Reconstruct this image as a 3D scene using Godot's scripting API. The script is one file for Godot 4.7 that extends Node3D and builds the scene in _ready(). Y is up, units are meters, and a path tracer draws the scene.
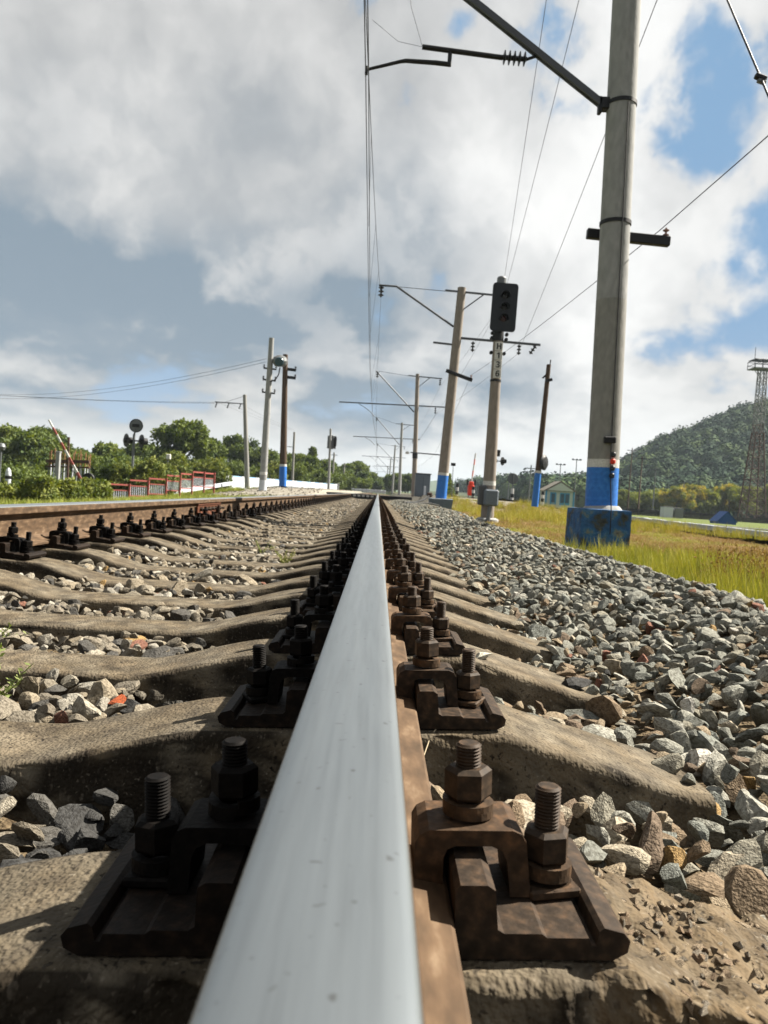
extends Node3D
# A railway track seen from just above its right rail. x to the right, y up (rail top = 0), the track runs along -z; D below is a distance ahead, so z = -D.

var rng := RandomNumberGenerator.new()
var names := {}
var M := {}            # materials
var FX := {}           # meshes of the rail fastening
const TC := -0.797     # x of the track's centre; the right rail stands at x = 0, the left one at 2 * TC
const ORD := ["first", "second", "third", "fourth", "fifth", "sixth", "seventh", "eighth", "ninth", "tenth", "eleventh", "twelfth", "thirteenth", "fourteenth"]

# ---------------------------------------------------------------- mesh building
class MB:
	var v := PackedVector3Array()
	var n := PackedVector3Array()
	var c := PackedColorArray()
	var xf := Transform3D()
	var col := Color.WHITE
	var tinted := false

	func tri3(a: Vector3, b: Vector3, d: Vector3, na: Vector3, nb: Vector3, nd: Vector3) -> void:
		a = xf * a; b = xf * b; d = xf * d
		na = (xf.basis * na).normalized(); nb = (xf.basis * nb).normalized(); nd = (xf.basis * nd).normalized()
		if (b - a).cross(d - a).dot(na + nb + nd) > 0.0:
			v.append(a); v.append(d); v.append(b); n.append(na); n.append(nd); n.append(nb)
		else:
			v.append(a); v.append(b); v.append(d); n.append(na); n.append(nb); n.append(nd)
		if tinted:
			c.append(col); c.append(col); c.append(col)

	func flat(a: Vector3, b: Vector3, d: Vector3, out: Vector3) -> void:
		var f := (b - a).cross(d - a).normalized()
		if f.dot(out) < 0.0:
			f = -f
		tri3(a, b, d, f, f, f)

	func quad(a: Vector3, b: Vector3, d: Vector3, e: Vector3, out: Vector3) -> void:
		flat(a, b, d, out)
		flat(a, d, e, out)

	func box(size: Vector3, ch := 0.0, at := Transform3D()) -> void:
		var keep := xf
		xf = xf * at
		var h := size / 2.0
		ch = minf(ch, minf(h.x, minf(h.y, h.z)) * 0.9)
		for ax in 3:
			for s in [-1.0, 1.0]:
				var o := Vector3.ZERO; o[ax] = s
				var p := []
				for k in [[-1, -1], [1, -1], [1, 1], [-1, 1]]:
					var q := Vector3.ZERO
					q[ax] = s * h[ax]; q[(ax + 1) % 3] = k[0] * (h[(ax + 1) % 3] - ch); q[(ax + 2) % 3] = k[1] * (h[(ax + 2) % 3] - ch)
					p.append(q)
				quad(p[0], p[1], p[2], p[3], o)
		if ch > 0.0:
			for ax in 3:
				var b := (ax + 1) % 3; var d := (ax + 2) % 3
				for sb in [-1.0, 1.0]:
					for sd in [-1.0, 1.0]:
						var q := []
						for sa in [-1.0, 1.0]:
							var p1 := Vector3.ZERO; p1[ax] = sa * (h[ax] - ch); p1[b] = sb * h[b]; p1[d] = sd * (h[d] - ch)
							var p2 := Vector3.ZERO; p2[ax] = sa * (h[ax] - ch); p2[b] = sb * (h[b] - ch); p2[d] = sd * h[d]
							q.append(p1); q.append(p2)
						var o := Vector3.ZERO; o[b] = sb; o[d] = sd
						quad(q[0], q[1], q[3], q[2], o)
			for sx in [-1.0, 1.0]:
				for sy in [-1.0, 1.0]:
					for sz in [-1.0, 1.0]:
						flat(Vector3(sx * h.x, sy * (h.y - ch), sz * (h.z - ch)), Vector3(sx * (h.x - ch), sy * h.y, sz * (h.z - ch)), Vector3(sx * (h.x - ch), sy * (h.y - ch), sz * h.z), Vector3(sx, sy, sz))
		xf = keep

	func lathe(prof: Array, sides: int, at := Transform3D(), faceted := false) -> void:      # prof: Vector2(radius, height)
		var keep := xf
		xf = xf * at
		for k in prof.size() - 1:
			var p: Vector2 = prof[k]; var q: Vector2 = prof[k + 1]
			var s := Vector2(q.y - p.y, p.x - q.x)
			if s.length() < 1e-9: continue
			s = s.normalized()
			for i in sides:
				var a0 := TAU * i / sides; var a1 := TAU * (i + 1) / sides
				var d0 := Vector3(cos(a0), 0, sin(a0)); var d1 := Vector3(cos(a1), 0, sin(a1))
				var n0 := d0 * s.x + Vector3.UP * s.y; var n1 := d1 * s.x + Vector3.UP * s.y
				if faceted:
					n0 = (n0 + n1).normalized(); n1 = n0
				var A := d0 * p.x + Vector3.UP * p.y; var B := d1 * p.x + Vector3.UP * p.y
				var C := d1 * q.x + Vector3.UP * q.y; var D := d0 * q.x + Vector3.UP * q.y
				if p.x > 1e-6: tri3(A, B, C, n0, n1, n1)
				if q.x > 1e-6: tri3(A, C, D, n0, n1, n0)
		xf = keep

	func tube(pts: Array, rad, sides: int, caps := true) -> void:
		var rings := []
		var side := Vector3.ZERO
		for i in pts.size():
			var t: Vector3 = (pts[mini(i + 1, pts.size() - 1)] - pts[maxi(i - 1, 0)]).normalized()
			if side == Vector3.ZERO:
				side = t.cross(Vector3.UP if absf(t.y) < 0.9 else Vector3.RIGHT).normalized()
			side = (side - t * side.dot(t)).normalized()
			var up := t.cross(side)
			var r: float = rad[i] if rad is Array else rad
			var ring := []
			for k in sides:
				var d: Vector3 = side * cos(TAU * k / sides) + up * sin(TAU * k / sides)
				ring.append([pts[i] + d * r, d])
			rings.append(ring)
			if caps and (i == 0 or i == pts.size() - 1):
				var o: Vector3 = -t if i == 0 else t
				for k in range(1, sides - 1):
					flat(ring[0][0], ring[k][0], ring[k + 1][0], o)
		for i in rings.size() - 1:
			for k in sides:
				var a = rings[i][k]; var b = rings[i][(k + 1) % sides]; var d = rings[i + 1][(k + 1) % sides]; var e = rings[i + 1][k]
				tri3(a[0], b[0], d[0], a[1], b[1], d[1])
				tri3(a[0], d[0], e[0], a[1], d[1], e[1])

	func ext(poly: PackedVector2Array, z0: float, z1: float, at := Transform3D()) -> void:   # a polygon in x-y, drawn out along z
		var keep := xf
		xf = xf * at
		var idx := Geometry2D.triangulate_polygon(poly)
		for i in range(0, idx.size(), 3):
			for z in [z0, z1]:
				var p := []
				for k in 3: p.append(Vector3(poly[idx[i + k]].x, poly[idx[i + k]].y, z))
				flat(p[0], p[1], p[2], Vector3(0, 0, -1.0 if z == minf(z0, z1) else 1.0))
		var turn := -1.0 if Geometry2D.is_polygon_clockwise(poly) else 1.0
		for i in poly.size():
			var a := poly[i]; var b := poly[(i + 1) % poly.size()]
			var e := b - a
			quad(Vector3(a.x, a.y, z0), Vector3(b.x, b.y, z0), Vector3(b.x, b.y, z1), Vector3(a.x, a.y, z1), Vector3(e.y, -e.x, 0) * turn)
		xf = keep

	func paint(f: Callable) -> void:                  # a colour for every corner from its place
		tinted = true
		c.clear()
		for p in v: c.append(f.call(p))

	func mesh() -> ArrayMesh:
		var arr := []
		arr.resize(Mesh.ARRAY_MAX)
		arr[Mesh.ARRAY_VERTEX] = v
		arr[Mesh.ARRAY_NORMAL] = n
		if tinted: arr[Mesh.ARRAY_COLOR] = c
		var m := ArrayMesh.new()
		m.add_surface_from_arrays(Mesh.PRIMITIVE_TRIANGLES, arr)
		return m

func at(x: float, y: float, z: float) -> Transform3D:
	return Transform3D(Basis(), Vector3(x, y, z))

# ---------------------------------------------------------------- objects
func numbered(parent: Node, called: String) -> String:
	var key := "%d/%s" % [parent.get_instance_id(), called]
	names[key] = names.get(key, -1) + 1
	return called if names[key] == 0 else "%s_%03d" % [called, names[key]]

func thing(called: String, label: String, category: String, where := Vector3.ZERO, group := "") -> Node3D:
	var o := Node3D.new()
	o.name = numbered(self, called)
	add_child(o, true)
	o.position = where
	tag(o, label, category, group)
	return o

func tag(o: Node, label: String, category := "", group := "", kind := "") -> void:
	o.set_meta("label", label)
	if category: o.set_meta("category", category)
	if group: o.set_meta("group", group)
	if kind: o.set_meta("kind", kind)

func put(called: String, m: Mesh, material: Material, parent: Node = null, where := Transform3D()) -> MeshInstance3D:
	var o := MeshInstance3D.new()
	var p: Node = parent if parent else self
	o.name = numbered(p, called)
	o.mesh = m
	o.material_override = material
	o.transform = where
	p.add_child(o, true)
	return o

func struct(called: String, m: Mesh, material: Material, label: String) -> MeshInstance3D:
	var o := put(called, m, material)
	tag(o, label, "", "", "structure")
	return o

func many(called: String, m: Mesh, material: Material, where: Array, cols: Array, parent: Node = null) -> MultiMeshInstance3D:
	var mm := MultiMesh.new()
	mm.transform_format = MultiMesh.TRANSFORM_3D
	mm.use_colors = cols.size() > 0
	mm.mesh = m
	mm.instance_count = where.size()
	for i in where.size():
		mm.set_instance_transform(i, where[i])
		if cols.size(): mm.set_instance_color(i, cols[i])
	var o := MultiMeshInstance3D.new()
	var p: Node = parent if parent else self
	o.name = numbered(p, called)
	o.multimesh = mm
	o.material_override = material
	p.add_child(o, true)
	return o

func copy(o: Node, label: String, where: Vector3, group := "") -> Node:
	var r = o.duplicate()
	r.name = numbered(self, o.name.rstrip("0123456789").rstrip("_"))
	add_child(r, true)
	r.position = where
	r.set_meta("label", label)
	if group: r.set_meta("group", group)
	return r

# ---------------------------------------------------------------- materials
func noise(sd: int, freq: float, oct := 4, kind := FastNoiseLite.TYPE_SIMPLEX_SMOOTH) -> FastNoiseLite:
	var f := FastNoiseLite.new()
	f.seed = sd
	f.noise_type = kind
	f.frequency = freq
	f.fractal_type = FastNoiseLite.FRACTAL_FBM if oct > 1 else FastNoiseLite.FRACTAL_NONE
	f.fractal_octaves = oct
	return f

func ntex(f: FastNoiseLite, stops: Array, size := 512) -> NoiseTexture2D:      # stops: offset, colour, offset, colour ... (sRGB)
	var t := NoiseTexture2D.new()
	t.width = size; t.height = size; t.seamless = true
	t.noise = f
	if stops.size():
		var g := Gradient.new()
		var off := PackedFloat32Array(); var co := PackedColorArray()
		for i in range(0, stops.size(), 2):
			off.append(stops[i]); co.append(stops[i + 1])
		g.offsets = off; g.colors = co
		t.color_ramp = g
	return t

func mat(called: String, color: Color, rough: float, o := {}) -> StandardMaterial3D:
	var m := StandardMaterial3D.new()
	m.resource_name = called
	m.albedo_color = color
	m.roughness = rough
	m.metallic = o.get("metal", 0.0)
	m.metallic_specular = o.get("spec", 0.4)
	if o.has("tex") or o.has("bump") or o.has("rtex"):
		m.uv1_triplanar = true
		m.uv1_world_triplanar = o.get("world", true)
		m.uv1_scale = o.scale if o.get("scale") is Vector3 else Vector3.ONE * float(o.get("scale", 1.0))
	if o.has("tex"): m.albedo_texture = o.tex
	if o.has("rtex"):
		m.roughness_texture = o.rtex
		m.roughness_texture_channel = BaseMaterial3D.TEXTURE_CHANNEL_RED
	if o.has("bump"):
		m.heightmap_enabled = true
		m.heightmap_texture = o.bump
		m.heightmap_scale = o.get("cm", 0.3)
	if o.has("detail"):
		m.detail_enabled = true
		m.detail_albedo = o.detail
		m.detail_blend_mode = BaseMaterial3D.BLEND_MODE_MIX
		m.detail_uv_layer = BaseMaterial3D.DETAIL_UV_2
		m.uv2_triplanar = true
		m.uv2_world_triplanar = o.get("world", true)
		m.uv2_scale = Vector3.ONE * float(o.get("dscale", 1.0))
	m.vertex_color_use_as_albedo = o.get("tint", false)
	if o.has("back"):
		m.backlight_enabled = true
		m.backlight = o.back
	M[called] = m
	return m

func g(x: float, a := 1.0) -> Color:
	return Color(x, x, x, a)

func make_materials() -> void:
	var fine := ntex(noise(3, 0.03, 5), [])
	var rough_bump := ntex(noise(8, 0.05, 5), [])
	var grit := ntex(noise(9, 0.11, 4), [])
	var pores := ntex(noise(11, 0.045, 3), [0.0, Color(0.07, 0.06, 0.05, 1), 0.22, Color(0.10, 0.09, 0.075, 0.85), 0.27, Color(0.2, 0.17, 0.14, 0.0), 0.78, Color(0.6, 0.56, 0.5, 0.0), 0.88, Color(0.58, 0.55, 0.5, 0.35), 1.0, Color(0.6, 0.57, 0.52, 0.5)])
	var dust := ntex(noise(21, 0.012, 6), [0.0, Color(0.27, 0.25, 0.22), 0.3, Color(0.37, 0.343, 0.302), 0.5, Color(0.43, 0.40, 0.35), 0.7, Color(0.475, 0.44, 0.385), 1.0, Color(0.56, 0.53, 0.475)])
	mat("sleeper", Color(0.85, 0.85, 0.84), 0.92, {"tex": dust, "scale": 2.2, "bump": grit, "cm": 0.32, "detail": pores, "dscale": 3.1, "tint": true, "spec": 0.25})
	var steel := ntex(noise(5, 0.03, 5), [0.0, Color(0.11, 0.10, 0.092), 0.45, Color(0.15, 0.134, 0.12), 0.62, Color(0.18, 0.158, 0.138), 0.8, Color(0.215, 0.183, 0.155), 1.0, Color(0.28, 0.23, 0.185)])
	mat("steel", Color(1.38, 1.26, 1.13), 0.62, {"tex": steel, "scale": 3.5, "world": false, "bump": rough_bump, "cm": 0.05, "spec": 0.22, "tint": true})
	mat("shaded_grease", Color(0.40, 0.40, 0.42), 0.7, {"tex": steel, "scale": 4.0, "world": false, "bump": rough_bump, "cm": 0.05, "spec": 0.2})  # greasy inner-side steel, blackened further with the right rail shadow in its colour
	for k in 3:
		var v: StandardMaterial3D = M.steel.duplicate()
		v.albedo_color = [Color(1.34, 1.24, 1.12), Color(1.16, 1.10, 1.04), Color(1.42, 1.28, 1.14)][k]
		v.uv1_offset = Vector3(0.37 * k + 0.2, 0.61 * k, 0.23 * k)
		v.resource_name = "steel_%d" % k
		M["steel_%d" % k] = v
	mat("bolt_steel", Color(1.15, 1.08, 1.0), 0.62, {"tex": steel, "scale": 5.0, "world": false, "bump": fine, "cm": 0.04, "spec": 0.25})
	var rust := ntex(noise(15, 0.02, 6), [0.0, Color(0.23, 0.19, 0.15), 0.4, Color(0.32, 0.262, 0.21), 0.65, Color(0.375, 0.31, 0.25), 1.0, Color(0.52, 0.46, 0.40)])
	mat("rust", Color(0.90, 0.875, 0.83), 0.8, {"tex": rust, "scale": Vector3(3, 3, 1.1), "bump": fine, "cm": 0.04, "spec": 0.3})
	mat("bare_rust", Color(0.86, 0.62, 0.5), 0.85, {"tex": rust, "scale": 3.0, "spec": 0.3})
	var polish := ntex(noise(31, 0.02, 4), [0.0, g(0.90), 0.5, g(0.955), 1.0, g(0.985)])
	var prough := ntex(noise(32, 0.015, 4), [0.0, g(0.39), 0.5, g(0.41), 1.0, g(0.435)])
	var spots := ntex(noise(33, 0.03, 2), [0.0, Color(0.3, 0.29, 0.28, 0.75), 0.12, Color(0.35, 0.34, 0.33, 0.35), 0.16, Color(0.4, 0.4, 0.4, 0.0), 1.0, Color(0.4, 0.4, 0.4, 0.0)])
	mat("polished", Color(0.57, 0.595, 0.61), 1.0, {"tex": polish, "rtex": prough, "scale": Vector3(11, 11, 0.45), "metal": 0.92, "detail": spots, "dscale": 5.0})
	var grain := ntex(noise(41, 0.035, 5), [0.0, g(0.66), 0.5, g(0.88), 1.0, g(1.0)])
	var rock := ntex(noise(42, 0.03, 6), [0.0, Color(0.42, 0.40, 0.38), 0.35, Color(0.72, 0.71, 0.69), 0.55, Color(0.92, 0.92, 0.91), 0.75, Color(1, 1, 1), 1.0, Color(1, 0.98, 0.93)])
	mat("stone", Color(1, 1, 1), 0.92, {"tex": rock, "scale": 0.30, "world": false, "bump": rough_bump, "cm": 0.22, "tint": true, "spec": 0.25})
	var soil := ntex(noise(51, 0.02, 6), [0.0, Color(0.22, 0.19, 0.15), 0.5, Color(0.36, 0.32, 0.26), 1.0, Color(0.52, 0.48, 0.40)])
	mat("bed", Color(0.9, 0.88, 0.85), 0.97, {"tex": soil, "scale": 2.5, "bump": rough_bump, "cm": 1.0, "spec": 0.2})
	mat("ground", Color(1, 1, 1), 0.97, {"tex": ntex(noise(52, 0.02, 6), [0.0, g(0.62), 0.5, g(0.85), 1.0, g(1.0)]), "scale": 0.35, "bump": rough_bump, "cm": 4.0, "tint": true, "spec": 0.2})
	var con := ntex(noise(61, 0.012, 6), [0.0, Color(0.462, 0.468, 0.468), 0.5, Color(0.515, 0.52, 0.52), 1.0, Color(0.57, 0.573, 0.57)])
	mat("mast_concrete", Color(1, 1, 1), 0.88, {"tex": con, "scale": Vector3(1.6, 0.5, 1.6), "bump": fine, "cm": 0.2, "spec": 0.3})
	mat("mast_damp", Color(0.92, 0.91, 0.89), 0.88, {"tex": con, "scale": Vector3(1.9, 0.7, 1.9), "bump": fine, "cm": 0.2, "spec": 0.3})
	mat("mast_tan", Color(0.93, 0.87, 0.82), 0.9, {"tex": con, "scale": Vector3(1.2, 0.4, 1.2), "spec": 0.3})
	var blue := ntex(noise(71, 0.02, 5), [0.0, Color(0.10, 0.33, 0.60), 0.6, Color(0.14, 0.40, 0.70), 1.0, Color(0.24, 0.48, 0.74)])
	mat("blue_paint", Color(1, 1, 1), 0.55, {"tex": blue, "scale": 1.3, "bump": fine, "cm": 0.15})
	var worn := ntex(noise(72, 0.009, 6), [0.0, Color(0.15, 0.15, 0.14), 0.22, Color(0.24, 0.25, 0.24), 0.30, Color(0.17, 0.26, 0.37), 0.42, Color(0.14, 0.29, 0.46), 0.62, Color(0.18, 0.34, 0.51), 0.72, Color(0.24, 0.37, 0.48), 0.78, Color(0.36, 0.40, 0.41), 0.9, Color(0.40, 0.40, 0.38), 1.0, Color(0.26, 0.255, 0.24)])
	mat("worn_blue", Color(1, 1, 1), 0.85, {"tex": worn, "scale": 0.7, "bump": rough_bump, "cm": 1.2})
	mat("grey_block", Color(0.40, 0.45, 0.50), 0.85, {"tex": grain, "scale": 1.5, "bump": rough_bump, "cm": 0.8})
	mat("white_paint", Color(0.80, 0.80, 0.785), 0.6, {"tex": grain, "scale": 2.0})
	mat("lime_wash", Color(0.73, 0.75, 0.78), 0.8, {"tex": ntex(noise(73, 0.03, 4), [0.0, g(0.86), 1.0, g(1.0)]), "scale": 0.5})
	mat("pale_blue", Color(0.55, 0.70, 0.85), 0.75, {"tex": grain, "scale": 1.0})
	mat("red_paint", Color(0.60, 0.31, 0.28), 0.55, {"tex": grain, "scale": 2.0})
	mat("faded_red", Color(0.80, 0.50, 0.46), 0.6)
	mat("red_orange", Color(0.86, 0.22, 0.11), 0.5, {"tex": grain, "scale": 2.0})
	mat("dark_iron", Color(0.13, 0.135, 0.15), 0.55, {"tex": grain, "scale": 4.0, "metal": 0.3})
	mat("grey_iron", Color(0.33, 0.34, 0.36), 0.5, {"tex": grain, "scale": 4.0, "metal": 0.4})
	mat("galvanised", Color(0.43, 0.445, 0.455), 0.5, {"tex": grain, "scale": 3.0, "metal": 0.4})
	mat("wire", Color(0.16, 0.16, 0.17), 0.5, {"metal": 0.4})
	mat("black", Color(0.045, 0.05, 0.055), 0.5)
	mat("signal_black", Color(0.055, 0.075, 0.10), 0.42)
	mat("porcelain", Color(0.45, 0.35, 0.32), 0.25)
	mat("dark_glaze", Color(0.10, 0.11, 0.13), 0.3)
	mat("lens_red", Color(0.20, 0.06, 0.05), 0.2)
	mat("lens_dark", Color(0.10, 0.10, 0.09), 0.2)
	mat("rubber", Color(0.07, 0.07, 0.075), 0.8, {"tex": grain, "scale": 2.0, "bump": rough_bump, "cm": 0.5})
	mat("asphalt", Color(0.27, 0.27, 0.27), 0.92, {"tex": grain, "scale": 1.2, "bump": rough_bump, "cm": 0.4})
	mat("wood_pole", Color(0.30, 0.235, 0.18), 0.9, {"tex": grain, "scale": Vector3(6, 0.6, 6), "bump": rough_bump, "cm": 0.5})
	mat("rusty_lattice", Color(0.30, 0.22, 0.18), 0.8, {"tex": grain, "scale": 1.0})
	mat("rust_rod", Color(0.50, 0.36, 0.25), 0.8)
	mat("grey_lattice", Color(0.46, 0.47, 0.47), 0.7, {"tex": grain, "scale": 1.0})
	mat("cabinet", Color(0.40, 0.44, 0.48), 0.55, {"tex": grain, "scale": 1.5})
	mat("house_wall", Color(0.72, 0.76, 0.72), 0.8, {"tex": grain, "scale": 0.8})
	mat("house_blue", Color(0.20, 0.48, 0.62), 0.6)
	mat("roof", Color(0.42, 0.40, 0.36), 0.8, {"tex": grain, "scale": 1.0})
	mat("window_dark", Color(0.18, 0.27, 0.32), 0.15)
	mat("tarp_blue", Color(0.12, 0.30, 0.55), 0.7, {"tex": grain, "scale": 1.0})
	mat("old_timber", Color(0.12, 0.115, 0.11), 0.9, {"tex": grain, "scale": 1.0, "bump": rough_bump, "cm": 1.0})
	mat("bark", Color(0.33, 0.29, 0.24), 0.95, {"tex": grain, "scale": 1.5, "bump": rough_bump, "cm": 1.0})
	mat("leaf", Color(1, 1, 1), 0.65, {"tint": true, "back": Color(0.8, 0.8, 0.38), "spec": 0.25})
	mat("grass", Color(1, 1, 1), 0.75, {"tint": true, "back": Color(0.7, 0.7, 0.4), "spec": 0.2})
	mat("hill_leaf", Color(1, 1, 1), 0.8, {"tint": true, "spec": 0.15})
	mat("straw", Color(0.72, 0.66, 0.55), 0.7)
	mat("orange_brick", Color(0.62, 0.31, 0.17), 0.9, {"tex": rock, "scale": 0.3, "world": false, "bump": rough_bump, "cm": 0.2})
	mat("insulating_bush", Color(0.55, 0.36, 0.20), 0.7)

# ---------------------------------------------------------------- the sky
func make_sky() -> ImageTexture:
	var W := 3072
	var H := 1536
	var rows := 960
	var big := noise(101, 0.0042, 6)
	big.fractal_gain = 0.53
	big.domain_warp_enabled = true
	big.domain_warp_amplitude = 40.0
	big.domain_warp_frequency = 0.006
	big.domain_warp_fractal_octaves = 3
	var puff := noise(202, 0.009, 6)
	puff.fractal_gain = 0.58
	puff.domain_warp_enabled = true
	puff.domain_warp_amplitude = 26.0
	puff.domain_warp_frequency = 0.012
	var a := big.get_image(W, rows, false, false, true).get_data()
	var b := puff.get_image(W, rows, false, false, true).get_data()
	# broad cloud masses: azimuth (degrees, right of the track's direction), height, their spreads, weight
	var gaps := [[20.5, 28.5, 6.5, 5.5, 1.0], [24.5, 17.5, 5.0, 4.2, 1.0], [17.0, 24.5, 2.5, 2.5, 0.6], [29.0, 19.0, 4.0, 6.0, 0.6], [12.0, 25.0, 2.2, 2.0, 0.7], [3.7, 30.5, 1.4, 1.3, 0.6], [-7.0, 32.8, 1.6, 1.2, 0.8], [17.5, 11.5, 4.5, 1.6, 0.66], [25.0, 12.5, 3.0, 1.6, 0.6], [21.5, 23.0, 3.0, 2.0, 0.5],
		[34.0, 30.0, 7.0, 6.0, 0.8], [48.0, 24.0, 9.0, 5.0, 0.8], [75.0, 40.0, 18.0, 9.0, 0.7], [120.0, 34.0, 22.0, 10.0, 0.8], [168.0, 42.0, 18.0, 12.0, 0.7], [-60.0, 48.0, 18.0, 9.0, 0.7], [-120.0, 38.0, 24.0, 10.0, 0.8], [15.0, 50.0, 16.0, 7.0, 0.8]]
	var greys := [[-24.0, 13.0, 9.0, 4.2, 0.85], [-14.0, 12.0, 9.0, 4.0, 1.0], [-23.0, 8.6, 6.0, 2.2, 0.8], [-5.0, 13.5, 7.0, 4.6, 0.75], [1.5, 19.0, 5.5, 4.0, 0.5], [7.0, 8.0, 6.0, 2.6, 0.52], [-2.0, 8.0, 5.0, 2.6, 0.55], [4.0, 5.0, 5.0, 1.6, 0.4], [-26.0, 5.0, 6.0, 1.6, 0.45], [-9.0, 24.0, 9.0, 5.0, 0.2], [-22.0, 21.0, 7.0, 4.0, 0.3], [-5.0, 5.6, 4.0, 1.3, 0.45],
		[-42.0, 13.0, 14.0, 5.0, 0.8], [-70.0, 15.0, 16.0, 6.0, 0.7], [-110.0, 12.0, 20.0, 5.0, 0.7], [160.0, 14.0, 24.0, 6.0, 0.7], [95.0, 10.0, 20.0, 4.0, 0.5], [48.0, 10.0, 10.0, 3.0, 0.4]]
	var px := PackedFloat32Array()
	px.resize(W * H * 3)
	var half := H / 2
	for y in half:
		var el := 90.0 - 90.0 * (y + 0.5) / half
		var down := deg_to_rad(14.0 - el)       # near the horizon the pattern is pressed together
		var row := clampi(int(650.0 + 489.0 * (down + 6.0 * down * maxf(down, 0.0))), 0, rows - 1)
		var near_gaps := []
		for q in gaps:
			var e: float = (el - q[1]) / q[3]
			if absf(e) < 2.6: near_gaps.append([q[0], 1.0 / q[2], exp(-e * e) * q[4]])
		var near_greys := []
		for q in greys:
			var e: float = (el - q[1]) / q[3]
			if absf(e) < 2.6: near_greys.append([q[0], 1.0 / q[2], exp(-e * e) * q[4]])
		var low := clampf(1.0 - el / 14.0, 0.0, 1.0)
		var blue := Vector3(0.265, 0.455, 0.70).lerp(Vector3(0.42, 0.55, 0.70), low)
		for x in W:
			var az := wrapf((x + 0.5) / W * 360.0, -180.0, 180.0)
			var xn := (x + W / 2) % W
			var n1 := a[row * W + xn] / 255.0
			var n2 := b[row * W + xn] / 255.0
			var cov := 0.80
			for q in near_gaps:
				var e: float = (az - q[0]) * q[1]
				if absf(e) < 2.6: cov -= 0.93 * q[2] * exp(-e * e)
			var grey := 0.09
			for q in near_greys:
				var e: float = (az - q[0]) * q[1]
				if absf(e) < 2.6: grey += q[2] * exp(-e * e)
			var form := n1 * 0.6 + n2 * 0.4
			var dens := clampf(((form - 0.5) * 2.9 + cov + 0.10) / 0.42, 0.0, 1.0)
			dens = dens * dens * (3.0 - 2.0 * dens)
			grey = clampf(grey * (1.3 - 0.85 * clampf((n2 - 0.32) * 2.6, 0.0, 1.0) + 1.0 * (0.5 - n1)), 0.0, 1.0)
			if low > 0.0: grey = clampf(grey + low * 1.5 * (0.47 - n2), 0.0, 1.0)
			var lit := 0.655 + 0.40 * (n2 - 0.5) + 0.20 * (n1 - 0.5)
			lit = minf(lit + 0.02 + 0.34 * clampf(1.0 - absf(az - 15.0) / 20.0, 0.0, 1.0), 1.08)
			var cl := Vector3(lit, lit * 1.0, lit * 0.985).lerp(Vector3(0.275, 0.355, 0.435), grey)
			cl = cl.lerp(Vector3(0.66, 0.665, 0.64), low * 0.35 * (1.0 - grey))
			var c := blue.lerp(cl, dens)
			var i := (y * W + x) * 3
			px[i] = c.x; px[i + 1] = c.y; px[i + 2] = c.z
	for i in range(half * W * 3, W * H * 3, 3):
		px[i] = 0.20; px[i + 1] = 0.19; px[i + 2] = 0.16
	return ImageTexture.create_from_image(Image.create_from_data(W, H, false, Image.FORMAT_RGBF, px.to_byte_array()))

# ---------------------------------------------------------------- the lie of the land
func crest(D: float) -> float:              # x of the edge of the ballast to the right
	return 1.42 + 0.6 * smoothstep(11.0, 22.0, D)

func ballast_y(x: float, D: float) -> float:
	if x > 0.5:
		var c := crest(D)
		if x < 1.0: return lerpf(-0.30, -0.205, (x - 0.5) / 0.5)
		if x < c: return lerpf(-0.205, -0.18, clampf((x - 1.0) / 0.4, 0, 1)) - 0.09 * clampf((x - 1.5) / 1.4, 0, 1)
		var top := -0.18 - 0.09 * clampf((c - 1.5) / 1.4, 0, 1)
		return lerpf(top, -0.62, smoothstep(0.0, 0.95, x - c))
	if x > -2.15:
		var e := absf(absf(x - TC) - 0.797)
		return -0.04 * smoothstep(-0.5, -0.3, x) * smoothstep(0.1, -0.05, x) + lerpf(-0.285, -0.312, clampf((e - 0.25) / 0.3, 0, 1)) + 0.014 * smoothstep(-0.4, -0.6, x) + 0.012 * clampf((x - 0.2) / 0.3, 0, 1)
	if x > -2.7: return -0.27
	return lerpf(-0.27, -0.85, smoothstep(-2.7, -3.9, x))

func land_y(x: float, D: float) -> float:
	var y := -0.52
	if x > 0.0:
		y -= 0.35 * smoothstep(10.0, 45.0, x) * smoothstep(8.0, 40.0, D)
		y += 0.70 * smoothstep(38.0, 46.0, D) * (1.0 - smoothstep(7.0, 14.0, x))
		y += 0.6 * smoothstep(30.0, 70.0, D) * smoothstep(80.0, 200.0, x)
	else:
		y -= 0.5 * smoothstep(-4.0, -12.0, x)
		y += 0.66 * smoothstep(24.0, 46.0, D) * smoothstep(-13.0, -5.5, x) + 0.25 * smoothstep(40.0, 55.0, D) * smoothstep(-24.0, -12.0, x) * (1.0 - smoothstep(-12.0, -6.0, x))
	if absf(x) < 3.0: y = minf(y, -0.6)
	if D > 46.0 and x > -3.0 and x < 3.0: y = -0.6
	return y + 0.8 * smoothstep(120.0, 300.0, D)

func ridge(x: float) -> float:
	var pts := [-3000.0, 10.0, -100.0, 10.0, 60.0, 9.0, 112.0, 12.5, 126.0, 16.0, 137.0, 23.0, 148.0, 31.0, 159.0, 37.5, 170.0, 43.0, 192.0, 51.5, 219.0, 62.0, 270.0, 74.0, 340.0, 82.0, 520.0, 70.0, 3000.0, 40.0]
	for i in range(0, pts.size() - 2, 2):
		if x < pts[i + 2]: return lerpf(pts[i + 1], pts[i + 3], clampf((x - pts[i]) / (pts[i + 2] - pts[i]), 0, 1))
	return 40.0

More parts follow.
